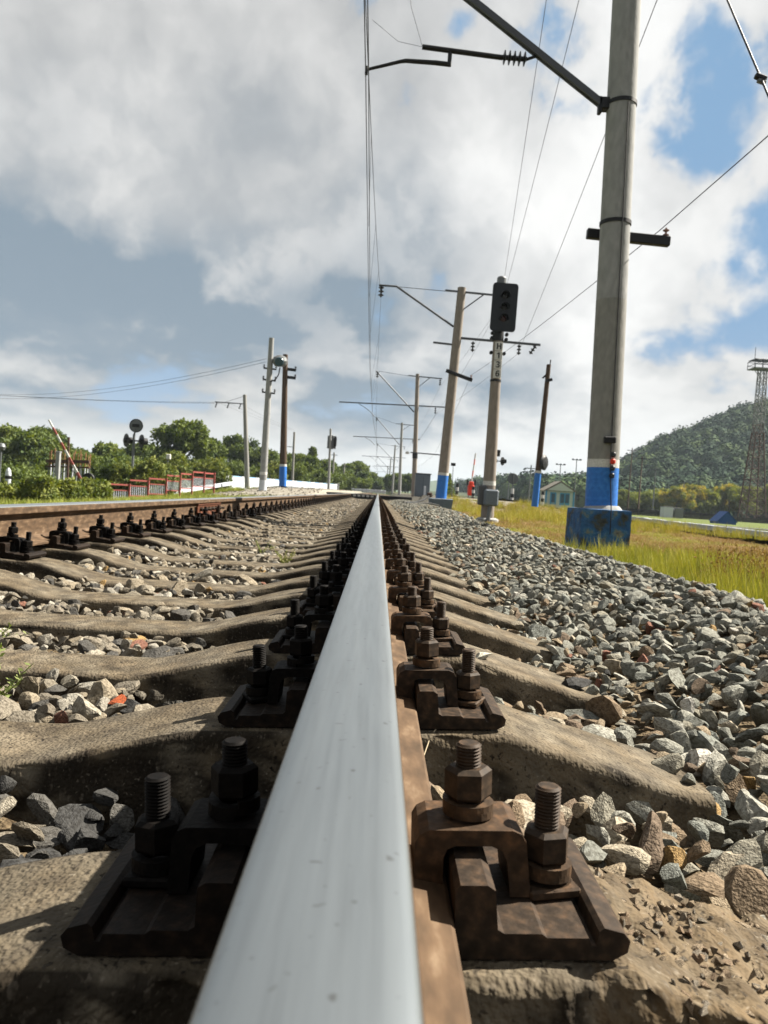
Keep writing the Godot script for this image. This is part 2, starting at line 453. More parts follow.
func hill_y(x: float, D: float) -> float:
	return -1.5 + (ridge(x * 450.0 / maxf(D, 300.0)) - 5.0) * smoothstep(210.0, 440.0, D) - 0.12 * maxf(D - 470.0, 0.0) * 0.5

# ---------------------------------------------------------------- start
func _ready() -> void:
	rng.seed = 7
	var cam := Camera3D.new()
	cam.name = "camera"
	cam.position = Vector3(0.0178, 0.157, 0.0)
	cam.basis = Basis(Vector3.UP, deg_to_rad(-0.52)) * Basis(Vector3.RIGHT, deg_to_rad(-1.385)) * Basis(Vector3.BACK, deg_to_rad(3.66))
	cam.near = 0.02
	cam.far = 6000.0
	cam.fov = 65.89
	var lens := CameraAttributesPhysical.new()
	lens.frustum_focal_length = 18.516
	lens.frustum_focus_distance = 1.35
	lens.frustum_near = 0.02
	lens.frustum_far = 6000.0
	lens.exposure_aperture = 9.0
	cam.attributes = lens
	add_child(cam)
	cam.current = true
	var we := WorldEnvironment.new()
	we.name = "world_environment"
	var env := Environment.new()
	env.background_mode = Environment.BG_SKY
	env.sky = Sky.new()
	var sm := PanoramaSkyMaterial.new()
	sm.panorama = make_sky()
	env.sky.sky_material = sm
	env.background_energy_multiplier = 0.25
	env.tonemap_mode = Environment.TONE_MAPPER_LINEAR
	env.tonemap_exposure = 3.7
	env.sdfgi_enabled = true
	env.ssao_enabled = true
	env.ssil_enabled = true
	env.fog_enabled = true
	env.fog_density = 0.00018
	env.fog_light_color = Color(0.80, 0.86, 0.92)
	we.environment = env
	add_child(we)
	var sun := DirectionalLight3D.new()
	sun.name = "sun"
	sun.light_energy = 1.6
	sun.light_color = Color(1.0, 0.965, 0.905)
	sun.light_angular_distance = 0.5
	sun.shadow_enabled = true
	add_child(sun)
	sun.look_at_from_position(Vector3(0.94, 1.0, -0.36), Vector3.ZERO)

	make_materials()
	make_land()
	make_track()
	make_ballast()
	make_masts()
	make_wires()
	make_right_side()
	make_left_side()
	make_trees()
	make_grass()
	make_small_things()

# ---------------------------------------------------------------- land, hills, road
func grid_mesh(xs: Array, ds: Array, height: Callable, color = null) -> ArrayMesh:
	var v := PackedVector3Array(); var n := PackedVector3Array(); var c := PackedColorArray(); var idx := PackedInt32Array()
	var nx := xs.size()
	for D in ds:
		for x in xs:
			v.append(Vector3(x, height.call(x, D), -D))
			if color: c.append(color.call(x, D))
	for j in ds.size():
		for i in nx:
			var l := v[j * nx + maxi(i - 1, 0)]; var r := v[j * nx + mini(i + 1, nx - 1)]
			var a := v[maxi(j - 1, 0) * nx + i]; var b := v[mini(j + 1, ds.size() - 1) * nx + i]
			var q := (r - l).cross(b - a).normalized()
			n.append(q if q.y > 0 else -q)
	for j in ds.size() - 1:
		for i in nx - 1:
			var k := j * nx + i
			idx.append_array([k, k + nx, k + 1, k + 1, k + nx, k + nx + 1])
	var arr := []
	arr.resize(Mesh.ARRAY_MAX)
	arr[Mesh.ARRAY_VERTEX] = v; arr[Mesh.ARRAY_NORMAL] = n; arr[Mesh.ARRAY_INDEX] = idx
	if color: arr[Mesh.ARRAY_COLOR] = c
	var m := ArrayMesh.new()
	m.add_surface_from_arrays(Mesh.PRIMITIVE_TRIANGLES, arr)
	return m

func steps(stops: Array) -> Array:          # from, step, to, step, to ...
	var out := []
	var x: float = stops[0]
	for i in range(1, stops.size(), 2):
		while x < stops[i + 1] - 1e-4:
			out.append(x)
			x += stops[i]
		x = stops[i + 1]
	out.append(x)
	return out

func make_land() -> void:
	var tone := noise(301, 0.11, 3)
	var bumps := noise(302, 0.35, 3)
	var paint := func(x: float, D: float) -> Color:
		var k := tone.get_noise_2d(x, D)
		var c := Color(0.13, 0.12, 0.055)
		if x > 0.0:
			c = Color(0.125, 0.095, 0.05).lerp(Color(0.10, 0.12, 0.04), clampf(0.4 + k * 1.6, 0, 1))
			c = c.lerp(Color(0.13, 0.165, 0.05), smoothstep(13.0, 16.0, x) * smoothstep(18.0, 26.0, D))
			c = c.lerp(Color(0.24, 0.225, 0.19), smoothstep(38.0, 44.0, D) * (1.0 - smoothstep(14.0, 22.0, x)))
		else:
			c = Color(0.10, 0.13, 0.045).lerp(Color(0.15, 0.15, 0.06), clampf(0.4 + k * 1.6, 0, 1))
			c = c.lerp(Color(0.28, 0.26, 0.22), smoothstep(-8.3, -6.4, x + k * 0.8) * smoothstep(28.0, 34.0, D))
		return c.lerp(Color(0.09, 0.11, 0.05), smoothstep(90.0, 200.0, D))
	struct("ground", grid_mesh(steps([-2600.0, 400.0, -200.0, 40.0, -40.0, 5.0, -15.0, 0.5, 22.0, 4.0, 50.0, 15.0, 200.0, 400.0, 2600.0]), steps([-12.0, 2.0, 0.0, 0.5, 56.0, 4.0, 120.0, 30.0, 400.0, 400.0, 4400.0]),
		func(x, D): return land_y(x, D) + 0.05 * bumps.get_noise_2d(x, D) * (0.0 if absf(x) < 4.0 else 1.0), paint), M.ground, "rough grassy ground on both sides of the raised track")
	# the wooded hill
	var rough := noise(303, 0.02, 4)
	mat("hill_soil", Color(0.16, 0.20, 0.12), 1.0)
	var hill := struct("hill", grid_mesh(steps([20.0, 12.0, 420.0]), steps([205.0, 12.0, 520.0, 60.0, 700.0]), func(x, D): return hill_y(x, D) + 2.0 * rough.get_noise_2d(x, D)), M.hill_soil, "steep forested hill rising behind the railway yard")
	var b := MB.new()
	b.tinted = true
	for i in 210:
		var u := rng.randf_range(-0.25, 1.0)
		var a := rng.randf() * TAU
		var d := Vector3(sqrt(maxf(0, 1 - u * u)) * cos(a), u, sqrt(maxf(0, 1 - u * u)) * sin(a))
		var p := d * rng.randf_range(0.62, 1.0) * Vector3(1, 1.25, 1)
		var s := d.cross(Vector3(rng.randf() - 0.5, rng.randf() - 0.5, rng.randf() - 0.5)).normalized() * rng.randf_range(0.09, 0.19)
		var t := (d + Vector3(rng.randf() - 0.5, rng.randf() - 0.5, rng.randf() - 0.5) * 0.9).cross(s).normalized() * rng.randf_range(0.09, 0.19)
		b.col = g(rng.randf_range(0.75, 1.2))
		b.quad(p - s, p - t, p + s, p + t, d)
	var crown := b.mesh()
	var where := []
	var cols := []
	for i in 10500:
		var x := rng.randf_range(48.0, 400.0)
		var D := rng.randf_range(214.0, 480.0)
		if x / D > 0.66: continue
		var s := rng.randf_range(2.2, 4.8)
		where.append(Transform3D(Basis(Vector3.UP, rng.randf() * TAU).scaled(Vector3(s, s * rng.randf_range(0.9, 1.5), s)), Vector3(x, hill_y(x, D) + 2.0 * rough.get_noise_2d(x, D) + s * 0.6, -D)))
		var k := clampf(0.5 + 1.4 * tone.get_noise_2d(x * 0.35, D * 0.35) + rng.randf_range(-0.3, 0.3), 0, 1)
		cols.append(Color(0.018, 0.040, 0.022).lerp(Color(0.062, 0.094, 0.032), k * k))
	var forest := many("forest", crown, M.hill_leaf, where, cols, hill)
	tag(forest, "dense green forest covering the hill", "", "", "stuff")
	mat("far_wood", Color(0.19, 0.25, 0.15), 1.0)
	var far := noise(304, 0.004, 5)
	struct("distant_hills", grid_mesh(steps([-2600.0, 25.0, 2600.0]), [1100.0, 1200.0, 1300.0, 1400.0, 1700.0], func(x, D): return -4.0 + smoothstep(1100.0, 1400.0, D) * (30.0 + 26.0 * far.get_noise_2d(x, 0.0) + 3.0 * rough.get_noise_2d(x * 8.0, D)) * (1.0 if D < 1500.0 else 0.7)), M.far_wood, "low wooded hills along the horizon, blue with haze")
	# the road over the level crossing
	var road_y := func(x: float, _D: float) -> float: return land_y(x, 48.0) + 0.07
	struct("road", grid_mesh(steps([3.2, 1.0, 40.0]), [45.2, 47.0, 49.0, 51.2], road_y), M.asphalt, "asphalt road leading to the level crossing on the right")
	struct("road", grid_mesh(steps([-40.0, 1.0, -3.4]), [45.2, 47.0, 49.0, 51.2], road_y), M.asphalt, "asphalt road leaving the level crossing on the left")

# ---------------------------------------------------------------- the track
func top_y(lx: float) -> float:             # the sleeper's upper edge, lx measured from the track's centre
	var e := absf(lx) - 0.797
	if e < 0.0:
		var f := clampf((-e - 0.235) / 0.26, 0.0, 1.0)
		return lerpf(-0.201 + 0.05 * maxf(e, -0.24), -0.276, lerpf(f, f * f * (3.0 - 2.0 * f), 0.35))
	return lerpf(-0.201 + 0.05 * minf(e, 0.23), -0.268, clampf((e - 0.235) / 0.30, 0, 1))

func sleeper_mesh(nx: int, fine: int, sd: int, broken: bool) -> ArrayMesh:
	var big := noise(sd, 6.0, 3)
	var small := noise(sd + 1, 40.0, 3)
	var stain := noise(sd + 2, 9.0, 4)
	var xs := []
	for i in nx + 1: xs.append(-1.35 + 2.7 * i / nx)
	if broken:
		xs = steps([-1.35, 0.03, 0.25, 0.012, 0.95, 0.006, 1.35])
	var prof := [Vector2(0.152, -0.42), Vector2(0.128, -9), Vector2(0.1135, -0.034), Vector2(0.1105, -0.018), Vector2(0.107, -0.007), Vector2(0.099, -0.0015), Vector2(0.088, 0.0), Vector2(-0.088, 0.0), Vector2(-0.099, -0.0015), Vector2(-0.107, -0.007), Vector2(-0.1105, -0.018), Vector2(-0.1135, -0.034), Vector2(-0.128, -9), Vector2(-0.152, -0.42)]
	var rows := []
	var colors := []
	for lx in xs:
		var ty := top_y(lx)
		var wide := 1.0 - 0.07 * smoothstep(0.35, 0.1, absf(lx))
		var pts := []
		for p in prof:
			var y: float = p.y
			if p.y == -9.0: y = lerpf(-0.42, ty - 0.034, 0.58)
			elif p.y > -0.3: y = ty + p.y
			pts.append(Vector2(p.x * wide, y))
		var line := []
		for k in pts.size() - 1:
			var m := fine * (3 if k in [0, 1, 6, 11, 12] else 1)
			for t in m: line.append(pts[k].lerp(pts[k + 1], float(t) / m))
		line.append(pts[-1])
		var row := []
		var crow := []
		for q in line:
			var P := Vector3(lx, q.y, q.x)
			var out := Vector3(0, 0.25 if absf(q.x) < 0.1 else 0.0, signf(q.x) * (1.0 if absf(q.x) > 0.1 else 0.15)).normalized()
			if absf(q.x) < 0.09: out = Vector3.UP
			var d := 0.0018 * big.get_noise_3dv(P) + 0.0009 * small.get_noise_3dv(P)
			d -= 0.010 * smoothstep(0.33, 0.6, big.get_noise_3dv(P * 1.7 + Vector3(9, 2, 4))) * (1.0 if absf(q.x) > 0.105 else 0.12)
			if broken and lx > 0.98:
				var k := smoothstep(1.0, 1.07, lx + 0.08 * big.get_noise_3dv(P * 0.8) + (0.05 if q.x > 0.09 else 0.0))
				d += k * (0.012 * big.get_noise_3dv(P * 2.2) + 0.008 * small.get_noise_3dv(P * 0.9) + 0.006 * absf(small.get_noise_3dv(P * 2.0)) - 0.006)
			row.append(P + out * d)
			var s := stain.get_noise_3dv(P * Vector3(1, 1, 0.6))
			var c := Color(1, 1, 1).lerp(Color(0.80, 0.74, 0.66), clampf(0.5 + s * 1.5, 0, 1))
			var e := absf(absf(lx) - 0.797)
			var inner := absf(lx) < 0.797
			var side := 1.0 if absf(q.x) > 0.098 else 0.25
			var oil_shade := smoothstep(0.02, 0.22, stain.get_noise_3dv(P * 1.3 + Vector3(3, 0, 7)) + (0.34 if inner and lx > 0.0 else 0.22 if inner else -0.12) - absf(e - 0.20) * 0.8) * side
			c = c.lerp(Color(0.10, 0.09, 0.085), oil_shade * 0.9)  # oil stains, spread wider to paint in the shade along the right rail
			var patch := smoothstep(0.30, 0.42, stain.get_noise_3dv(P * Vector3(0.7, 1, 1) + Vector3(20, 5, 1))) * 0.45
			c = c.lerp(Color(0.45, 0.42, 0.38), patch)
			if broken and lx > 1.0: c = c.lerp(Color(0.80, 0.66, 0.50), 0.6 + 0.5 * small.get_noise_3dv(P))
			crow.append(c)
		rows.append(row)
		colors.append(crow)
	var v := PackedVector3Array(); var n := PackedVector3Array(); var c := PackedColorArray(); var idx := PackedInt32Array()
	var w: int = rows[0].size()
	for i in rows.size():
		for j in w:
			v.append(rows[i][j] + Vector3(0, 0.42, 0))
			c.append(colors[i][j])
			var q: Vector3 = (rows[mini(i + 1, rows.size() - 1)][j] - rows[maxi(i - 1, 0)][j]).cross(rows[i][mini(j + 1, w - 1)] - rows[i][maxi(j - 1, 0)]).normalized()
			if q.dot(Vector3(0, rows[i][j].y + 0.42, rows[i][j].z)) < 0.0: q = -q
			n.append(q)
	for i in rows.size() - 1:
		for j in w - 1:
			var k := i * w + j
			idx.append_array([k, k + 1, k + w, k + 1, k + w + 1, k + w])
	for i in [0, rows.size() - 1]:
		var first := v.size()
		for j in w:
			v.append(rows[i][j] + Vector3(0, 0.42, 0)); c.append(colors[i][j]); n.append(Vector3(-1 if i == 0 else 1, 0, 0))
		for j in range(1, w - 1):
			if i == 0: idx.append_array([first, first + j, first + j + 1])
			else: idx.append_array([first, first + j + 1, first + j])
	var arr := []
	arr.resize(Mesh.ARRAY_MAX)
	arr[Mesh.ARRAY_VERTEX] = v; arr[Mesh.ARRAY_NORMAL] = n; arr[Mesh.ARRAY_COLOR] = c; arr[Mesh.ARRAY_INDEX] = idx
	var m := ArrayMesh.new()
	m.add_surface_from_arrays(Mesh.PRIMITIVE_TRIANGLES, arr)
	return m

func sweep_rail(half: Array, z0: float, z1: float, both := true) -> ArrayMesh:   # half a section from top to bottom, mirrored, with smooth sides
	var b := MB.new()
	var z := [z0, z1]
	for s in [1.0, -1.0]:
		for i in half.size() - 1:
			var p: Vector2 = half[i]; var q: Vector2 = half[i + 1]
			var e := q - p
			var o := Vector3(-e.y * s, e.x, 0).normalized()
			if e.x < 0.0 or e.y > 0.0: o = Vector3(absf(e.y) * s, e.x, 0).normalized()
			b.quad(Vector3(p.x * s, p.y, z0), Vector3(q.x * s, q.y, z0), Vector3(q.x * s, q.y, z1), Vector3(p.x * s, p.y, z1), o)
		if not both: break
	if both:
		var poly := PackedVector2Array()
		for p in half: poly.append(p)
		for i in range(half.size() - 1, -1, -1):
			if half[i].x > 0.0: poly.append(Vector2(-half[i].x, half[i].y))
		for zz in z:
			var idx := Geometry2D.triangulate_polygon(poly)
			for i in range(0, idx.size(), 3):
				b.flat(Vector3(poly[idx[i]].x, poly[idx[i]].y, zz), Vector3(poly[idx[i + 1]].x, poly[idx[i + 1]].y, zz), Vector3(poly[idx[i + 2]].x, poly[idx[i + 2]].y, zz), Vector3(0, 0, -1 if zz == minf(z0, z1) else 1))
	return b.mesh()

func lean(x: float) -> float:                # rails and plates lean towards the middle of the track, 1 in 20
	return 0.05 if x > TC else -0.05

func lean_x(x: float) -> float:
	return 0.0150 if x > TC else -0.0150

func rail(x: float, d0: float, d1: float, label: String) -> Node3D:
	var t := thing("rail", label, "rail", Vector3(x + lean_x(x), -0.18, 0))
	t.rotation.z = lean(x)
	var body := [Vector2(0, -0.004), Vector2(0.0350, -0.0056), Vector2(0.0362, -0.0085), Vector2(0.0370, -0.013), Vector2(0.0375, -0.033), Vector2(0.0366, -0.037), Vector2(0.030, -0.042), Vector2(0.014, -0.053), Vector2(0.0095, -0.066), Vector2(0.009, -0.12), Vector2(0.013, -0.143), Vector2(0.024, -0.155), Vector2(0.045, -0.162), Vector2(0.079, -0.1685), Vector2(0.082, -0.171), Vector2(0.082, -0.18), Vector2(0, -0.18)]
	put("rail_body", sweep_rail(body, -d0, -d1), M.rust, t, at(0, 0.18, 0))
	# the bright running surface, gently domed
	var v := PackedVector3Array(); var n := PackedVector3Array(); var idx := PackedInt32Array()
	var prof := [[-0.0358, -0.0064, -0.85], [-0.0340, -0.0038, -0.55], [-0.030, -0.0022, -0.30], [-0.021, -0.0009, -0.11], [-0.010, -0.0002, -0.035], [0.0, 0.0, 0.0]]
	for k in range(4, -1, -1): prof.append([-prof[k][0], prof[k][1], -prof[k][2]])
	for p in prof:
		for d in [d0, d1]:
			v.append(Vector3(p[0], p[1] + 0.18, -d))
			n.append(Vector3(p[2], sqrt(1.0 - p[2] * p[2]), 0))
	for i in prof.size() - 1:
		idx.append_array([i * 2, i * 2 + 1, i * 2 + 2, i * 2 + 2, i * 2 + 1, i * 2 + 3])
	var arr := []
	arr.resize(Mesh.ARRAY_MAX)
	arr[Mesh.ARRAY_VERTEX] = v; arr[Mesh.ARRAY_NORMAL] = n; arr[Mesh.ARRAY_INDEX] = idx
	var m := ArrayMesh.new()
	m.add_surface_from_arrays(Mesh.PRIMITIVE_TRIANGLES, arr)
	put("running_surface", m, M.polished, t)
	return t

func fastening_meshes() -> void:
	var plate := PackedVector2Array()
	var half := [Vector2(0.079, -0.004), Vector2(0.083, 0.002), Vector2(0.083, 0.032), Vector2(0.087, 0.037), Vector2(0.108, 0.037), Vector2(0.114, 0.033), Vector2(0.116, 0.003), Vector2(0.121, 0.0), Vector2(0.150, 0.0), Vector2(0.154, -0.003), Vector2(0.186, -0.003), Vector2(0.188, -0.009), Vector2(0.192, -0.009), Vector2(0.194, 0.002), Vector2(0.198, 0.005), Vector2(0.213, 0.001), Vector2(0.218, -0.005), Vector2(0.216, -0.014), Vector2(0.205, -0.020)]
	for p in half: plate.append(p)
	for i in range(half.size() - 1, -1, -1): plate.append(Vector2(-half[i].x, half[i].y))
	var b := MB.new()
	b.ext(plate, -0.084, 0.084)
	var grease_shade := func(p: Vector3) -> Color: return Color(0.30, 0.30, 0.32).lerp(Color(1, 1, 1), smoothstep(-0.06, 0.03, p.x))  # grease on the inner half, the shade beside the rail painted in too
	b.paint(grease_shade)
	FX.plate = b.mesh()
	b = MB.new()
	b.box(Vector3(0.15, 0.004, 0.15), 0.001)
	FX.pad = b.mesh()
	var clip := PackedVector2Array([Vector2(0.054, 0.0135), Vector2(0.054, 0.046), Vector2(0.058, 0.053), Vector2(0.066, 0.057), Vector2(0.136, 0.057), Vector2(0.143, 0.054), Vector2(0.147, 0.047), Vector2(0.151, 0.0015), Vector2(0.134, 0.0015), Vector2(0.131, 0.032), Vector2(0.127, 0.040), Vector2(0.118, 0.044), Vector2(0.088, 0.044), Vector2(0.081, 0.041), Vector2(0.078, 0.034), Vector2(0.0775, 0.012)])
	b = MB.new()
	b.ext(clip, -0.032, 0.032)
	FX.clip = b.mesh()
	b = MB.new()
	var h := 0.027
	b.lathe([Vector2(0.0, h), Vector2(0.0165, h), Vector2(0.0205, h - 0.0035), Vector2(0.0205, 0.003), Vector2(0.018, 0.0), Vector2(0.0, 0.0)], 6, Transform3D(Basis(Vector3.UP, 0.35), Vector3.ZERO), true)
	FX.nut = b.mesh()
	for kind in [["short", 0.02], ["long", 0.036]]:
		b = MB.new()
		var prof := [Vector2(0.0, kind[1]), Vector2(0.0088, kind[1]), Vector2(0.0104, kind[1] - 0.0015)]
		var y: float = kind[1] - 0.002
		while y > 0.0:
			prof.append(Vector2(0.0112, y)); prof.append(Vector2(0.0097, y - 0.0014)); prof.append(Vector2(0.0112, y - 0.0028))
			y -= 0.0029
		b.lathe(prof, 16)
		FX[kind[0]] = b.mesh()
	b = MB.new()
	b.lathe([Vector2(0.0, 0.004), Vector2(0.0225, 0.004), Vector2(0.0235, 0.003), Vector2(0.0235, 0.0008), Vector2(0.0225, 0.0), Vector2(0.0, 0.0)], 20)
	FX.washer = b.mesh()
	b = MB.new()                                        # a double spring washer: two coils of square wire, slightly rising
	for i in 44:
		var a0 := TAU * i / 22.0 * 0.985; var a1 := TAU * (i + 1) / 22.0 * 0.985
		var y0 := 0.0105 * i / 44.0; var y1 := 0.0105 * (i + 1) / 44.0
		var P := []
		for e in [[a0, y0], [a1, y1]]:
			var d := Vector3(cos(e[0]), 0, sin(e[0]))
			P.append([d * 0.0125 + Vector3.UP * e[1], d * 0.0222 + Vector3.UP * e[1], d * 0.0222 + Vector3.UP * (e[1] + 0.0062), d * 0.0125 + Vector3.UP * (e[1] + 0.0062), d])
		for k in 4:
			var o: Vector3 = [Vector3.DOWN, P[0][4], Vector3.UP, -P[0][4]][k]
			b.quad(P[0][k], P[0][(k + 1) % 4], P[1][(k + 1) % 4], P[1][k], o)
		if i == 0 or i == 43:
			var f: Array = P[0] if i == 0 else P[1]
			b.quad(f[0], f[1], f[2], f[3], (P[0][1] - P[1][1]) * (1.0 if i == 0 else -1.0))
	FX.spring = b.mesh()
	b = MB.new()
	b.box(Vector3(0.046, 0.009, 0.048), 0.002, at(0, 0.0045, 0))
	FX.lug = b.mesh()
	b = MB.new()                                        # one fastening in the distance
	b.ext(plate, -0.084, 0.084)
	for s in [1.0, -1.0]:
		var cp := PackedVector2Array()
		for p in clip: cp.append(Vector2(p.x * s, p.y))
		b.ext(cp, -0.032, 0.032)
		for e in [[0.106, 0.057, 0.018], [0.176, 0.0, 0.037]]:
			b.lathe([Vector2(0.0, 0.022 + 0.027 + e[2]), Vector2(0.0105, 0.022 + 0.027 + e[2]), Vector2(0.0105, 0.049), Vector2(0.019, 0.049), Vector2(0.0205, 0.022), Vector2(0.023, 0.021), Vector2(0.023, 0.0)], 6, at(e[0] * s, e[1], 0.004 if s > 0 else -0.004), false)
	b.paint(grease_shade)
	FX.far = b.mesh()

func make_fastening(label: String, where: Vector3) -> Node3D:
	var t := thing("rail_fastening", label, "rail fastening", where, "")
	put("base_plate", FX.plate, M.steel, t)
	put("rubber_pad", FX.pad, M.rubber, t, at(0, -0.002, 0))
	for s in [1.0, -1.0]:
		var turn := Basis(Vector3.UP, 0.0 if s > 0 else PI)
		var ms: Material = M.steel if s > 0 else M.shaded_grease
		var mb: Material = M.bolt_steel if s > 0 else M.shaded_grease
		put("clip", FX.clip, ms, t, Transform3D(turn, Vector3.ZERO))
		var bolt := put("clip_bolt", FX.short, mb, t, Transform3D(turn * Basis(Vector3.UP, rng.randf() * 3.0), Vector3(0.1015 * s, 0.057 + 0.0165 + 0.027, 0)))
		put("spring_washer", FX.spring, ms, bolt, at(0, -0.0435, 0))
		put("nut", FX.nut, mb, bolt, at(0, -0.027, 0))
		bolt = put("anchor_bolt", FX.long, mb, t, Transform3D(turn * Basis(Vector3.UP, rng.randf() * 3.0) * Basis(Vector3.BACK, 0.02), Vector3(0.169 * s, 0.0505, 0.004 * s)))
		put("lug", FX.lug, ms, bolt, Transform3D(Basis(Vector3.UP, -bolt.rotation.y), Vector3(0, -0.0525, 0)))
		put("washer", FX.washer, ms, bolt, at(0, -0.0475, 0))
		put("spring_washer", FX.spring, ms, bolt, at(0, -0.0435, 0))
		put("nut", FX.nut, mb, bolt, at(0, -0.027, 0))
	return t

var sleepers := []      # their distances
func make_track() -> void:
	sleepers = [0.15, 0.68, 1.27, 1.82, 2.34, 2.84, 3.33, 3.85, 4.38, 4.90, 5.42, 5.95]
	while sleepers[-1] < 43.0: sleepers.append(sleepers[-1] + 0.543)
	rail(0.0, -1.5, 320.0, "polished right rail running from under the camera to the crossing")
	rail(2 * TC, -1.5, 7.52, "nearer length of the left rail with a rusty lit web")
	rail(2 * TC, 7.526, 320.0, "farther length of the left rail beyond the bolted joint")
	# sleepers
	var near_meshes := [sleeper_mesh(100, 2, 400, false), sleeper_mesh(100, 2, 410, true), sleeper_mesh(100, 2, 420, false), sleeper_mesh(100, 2, 430, false), sleeper_mesh(90, 2, 440, false), sleeper_mesh(90, 2, 450, false)]
	var far_meshes := [sleeper_mesh(40, 1, 460, false), sleeper_mesh(40, 1, 470, false), sleeper_mesh(40, 1, 480, false)]
	for k in sleepers.size():
		var m: Mesh = near_meshes[k] if k < 6 else far_meshes[k % 3]
		var o := put("concrete_sleeper", m, M.sleeper, null, Transform3D(Basis(Vector3.UP, rng.randf_range(-0.006, 0.006)), Vector3(TC, -0.422 + rng.randf_range(-0.003, 0.002) * (0.0 if k < 4 else 1.0), -sleepers[k])))
		if k == 0: tag(o, "concrete sleeper right under the camera, below the edge of the view", "sleeper")
		elif k == 1: tag(o, "nearest visible concrete sleeper, its right end crumbled and gravelly", "sleeper")
		elif k < 13: tag(o, "dusty concrete sleeper, %s from the camera, half sunk in loose ballast" % ORD[k - 1], "sleeper", "sleepers under the track")
		else: tag(o, "small concrete sleeper far along the track, one of a long row", "sleeper", "sleepers under the track")
	var broken := get_node("concrete_sleeper_001") as MeshInstance3D
	var bits := []
	for i in 520:
		var lx := 1.35 - 0.30 * pow(rng.randf(), 0.8)
		var z := rng.randf_range(-0.108, 0.112)
		bits.append(stone_at(Vector3(lx, top_y(lx) + 0.42 - (0.006 if absf(z) < 0.1 else 0.018) + rng.randf_range(-0.004, 0.002), z), rng.randf_range(0.003, 0.0085), 0.7))
	var tints := []
	for i in bits.size(): tints.append([Color(0.31, 0.245, 0.175), Color(0.25, 0.22, 0.18), Color(0.36, 0.29, 0.21), Color(0.29, 0.215, 0.15)][rng.randi() % 4] * rng.randf_range(0.8, 1.2))
	many("aggregate", stone_mesh(771, true), M.stone, bits, tints, broken).set_meta("kind", "stuff")
	# fastenings
	fastening_meshes()
	var first: Node3D = null
	for side in 2:
		var x := 0.0 if side == 0 else 2 * TC
		var which := "right" if side == 0 else "left"
		for k in sleepers.size():
			var p := Vector3(x + lean_x(x), -0.18, -sleepers[k])
			if k < 14:
				var label := "dark fastening plate with nutted bolts, %s from the camera along the %s rail" % [ORD[maxi(k - 1, 0)], which]
				if k == 0: label = "dark fastening plate of the %s rail below the edge of the view" % which
				if first == null: 
					first = make_fastening(label, p)
					first.rotation.z = lean(x)
				else:
					var r = copy(first, label, p, "rail fastenings of the %s rail" % which)
					r.basis = Basis(Vector3.BACK, lean(x)) * Basis(Vector3.UP, 0.0 if side == 0 else PI)
					for child in r.get_children():
						if (child.name.begins_with("clip") and not child.name.begins_with("clip_bolt") and child.material_override != M.shaded_grease) or child.name.begins_with("base_plate"): child.material_override = M["steel_%d" % (rng.randi() % 3)]
						if child.name.begins_with("clip_bolt") or child.name.begins_with("anchor_bolt"):
							child.rotate_y(rng.randf_range(-0.5, 0.5))
							child.position.z += rng.randf_range(-0.003, 0.003)
				if first.has_meta("group") == false: first.set_meta("group", "rail fastenings of the right rail")
			else:
				var o := put("rail_fastening", FX.far, M["steel_%d" % (rng.randi() % 3)], null, Transform3D(Basis(Vector3.BACK, lean(x)) * Basis(Vector3.UP, 0.0 if side == 0 else PI), p))
				tag(o, "tiny dark fastening far along the %s rail, one of a long row" % which, "rail fastening", "rail fastenings of the %s rail" % which)
	# the joint in the left rail
	var t := thing("fishplate", "rusty fishplate bolted across the joint of the left rail", "fishplate", Vector3(2 * TC, -0.18, -7.52))
	for s in [1.0, -1.0]:
		var poly := PackedVector2Array([Vector2(0.0115 * s, 0.118), Vector2(0.028 * s, 0.132), Vector2(0.032 * s, 0.128), Vector2(0.024 * s, 0.11), Vector2(0.024 * s, 0.06), Vector2(0.048 * s, 0.03), Vector2(0.046 * s, 0.024), Vector2(0.0145 * s, 0.040)])
		var b := MB.new()
		b.ext(poly, -0.5, 0.5)
		put("joint_bar", b.mesh(), M.bare_rust, t)
	for k in 6:
		var bolt := put("joint_bolt", FX.long, M.bolt_steel, t, Transform3D(Basis(Vector3.BACK, -PI / 2), Vector3(0.052, 0.085, -0.40 + 0.16 * k)))
		put("nut", FX.nut, M.bolt_steel, bolt, at(0, -0.027, 0))
	# the level crossing's decking
	for e in [[-1.50, -0.095, "black crossing deck between the rails with white squares on its end"], [0.10, 1.95, "black rubber crossing deck to the right of the right rail"], [-3.3, -1.69, "black rubber crossing deck outside the left rail"]]:
		var w: float = e[1] - e[0]
		t = thing("crossing_deck", e[2], "crossing deck", Vector3((e[0] + e[1]) / 2, -0.19, -48.0))
		for k in 7:
			var b := MB.new()
			b.box(Vector3(w, 0.19, 0.985), 0.012, at(0, 0.095, 3.0 - k))
			put("panel", b.mesh(), M.rubber, t)
		if e[0] == -1.50:
			for k in 5:
				var b := MB.new()
				b.box(Vector3(0.15, 0.105, 0.012), 0.003)
				put("white_square", b.mesh(), M.white_paint, t, at(-0.50 + 0.25 * k, 0.10, 3.4945))

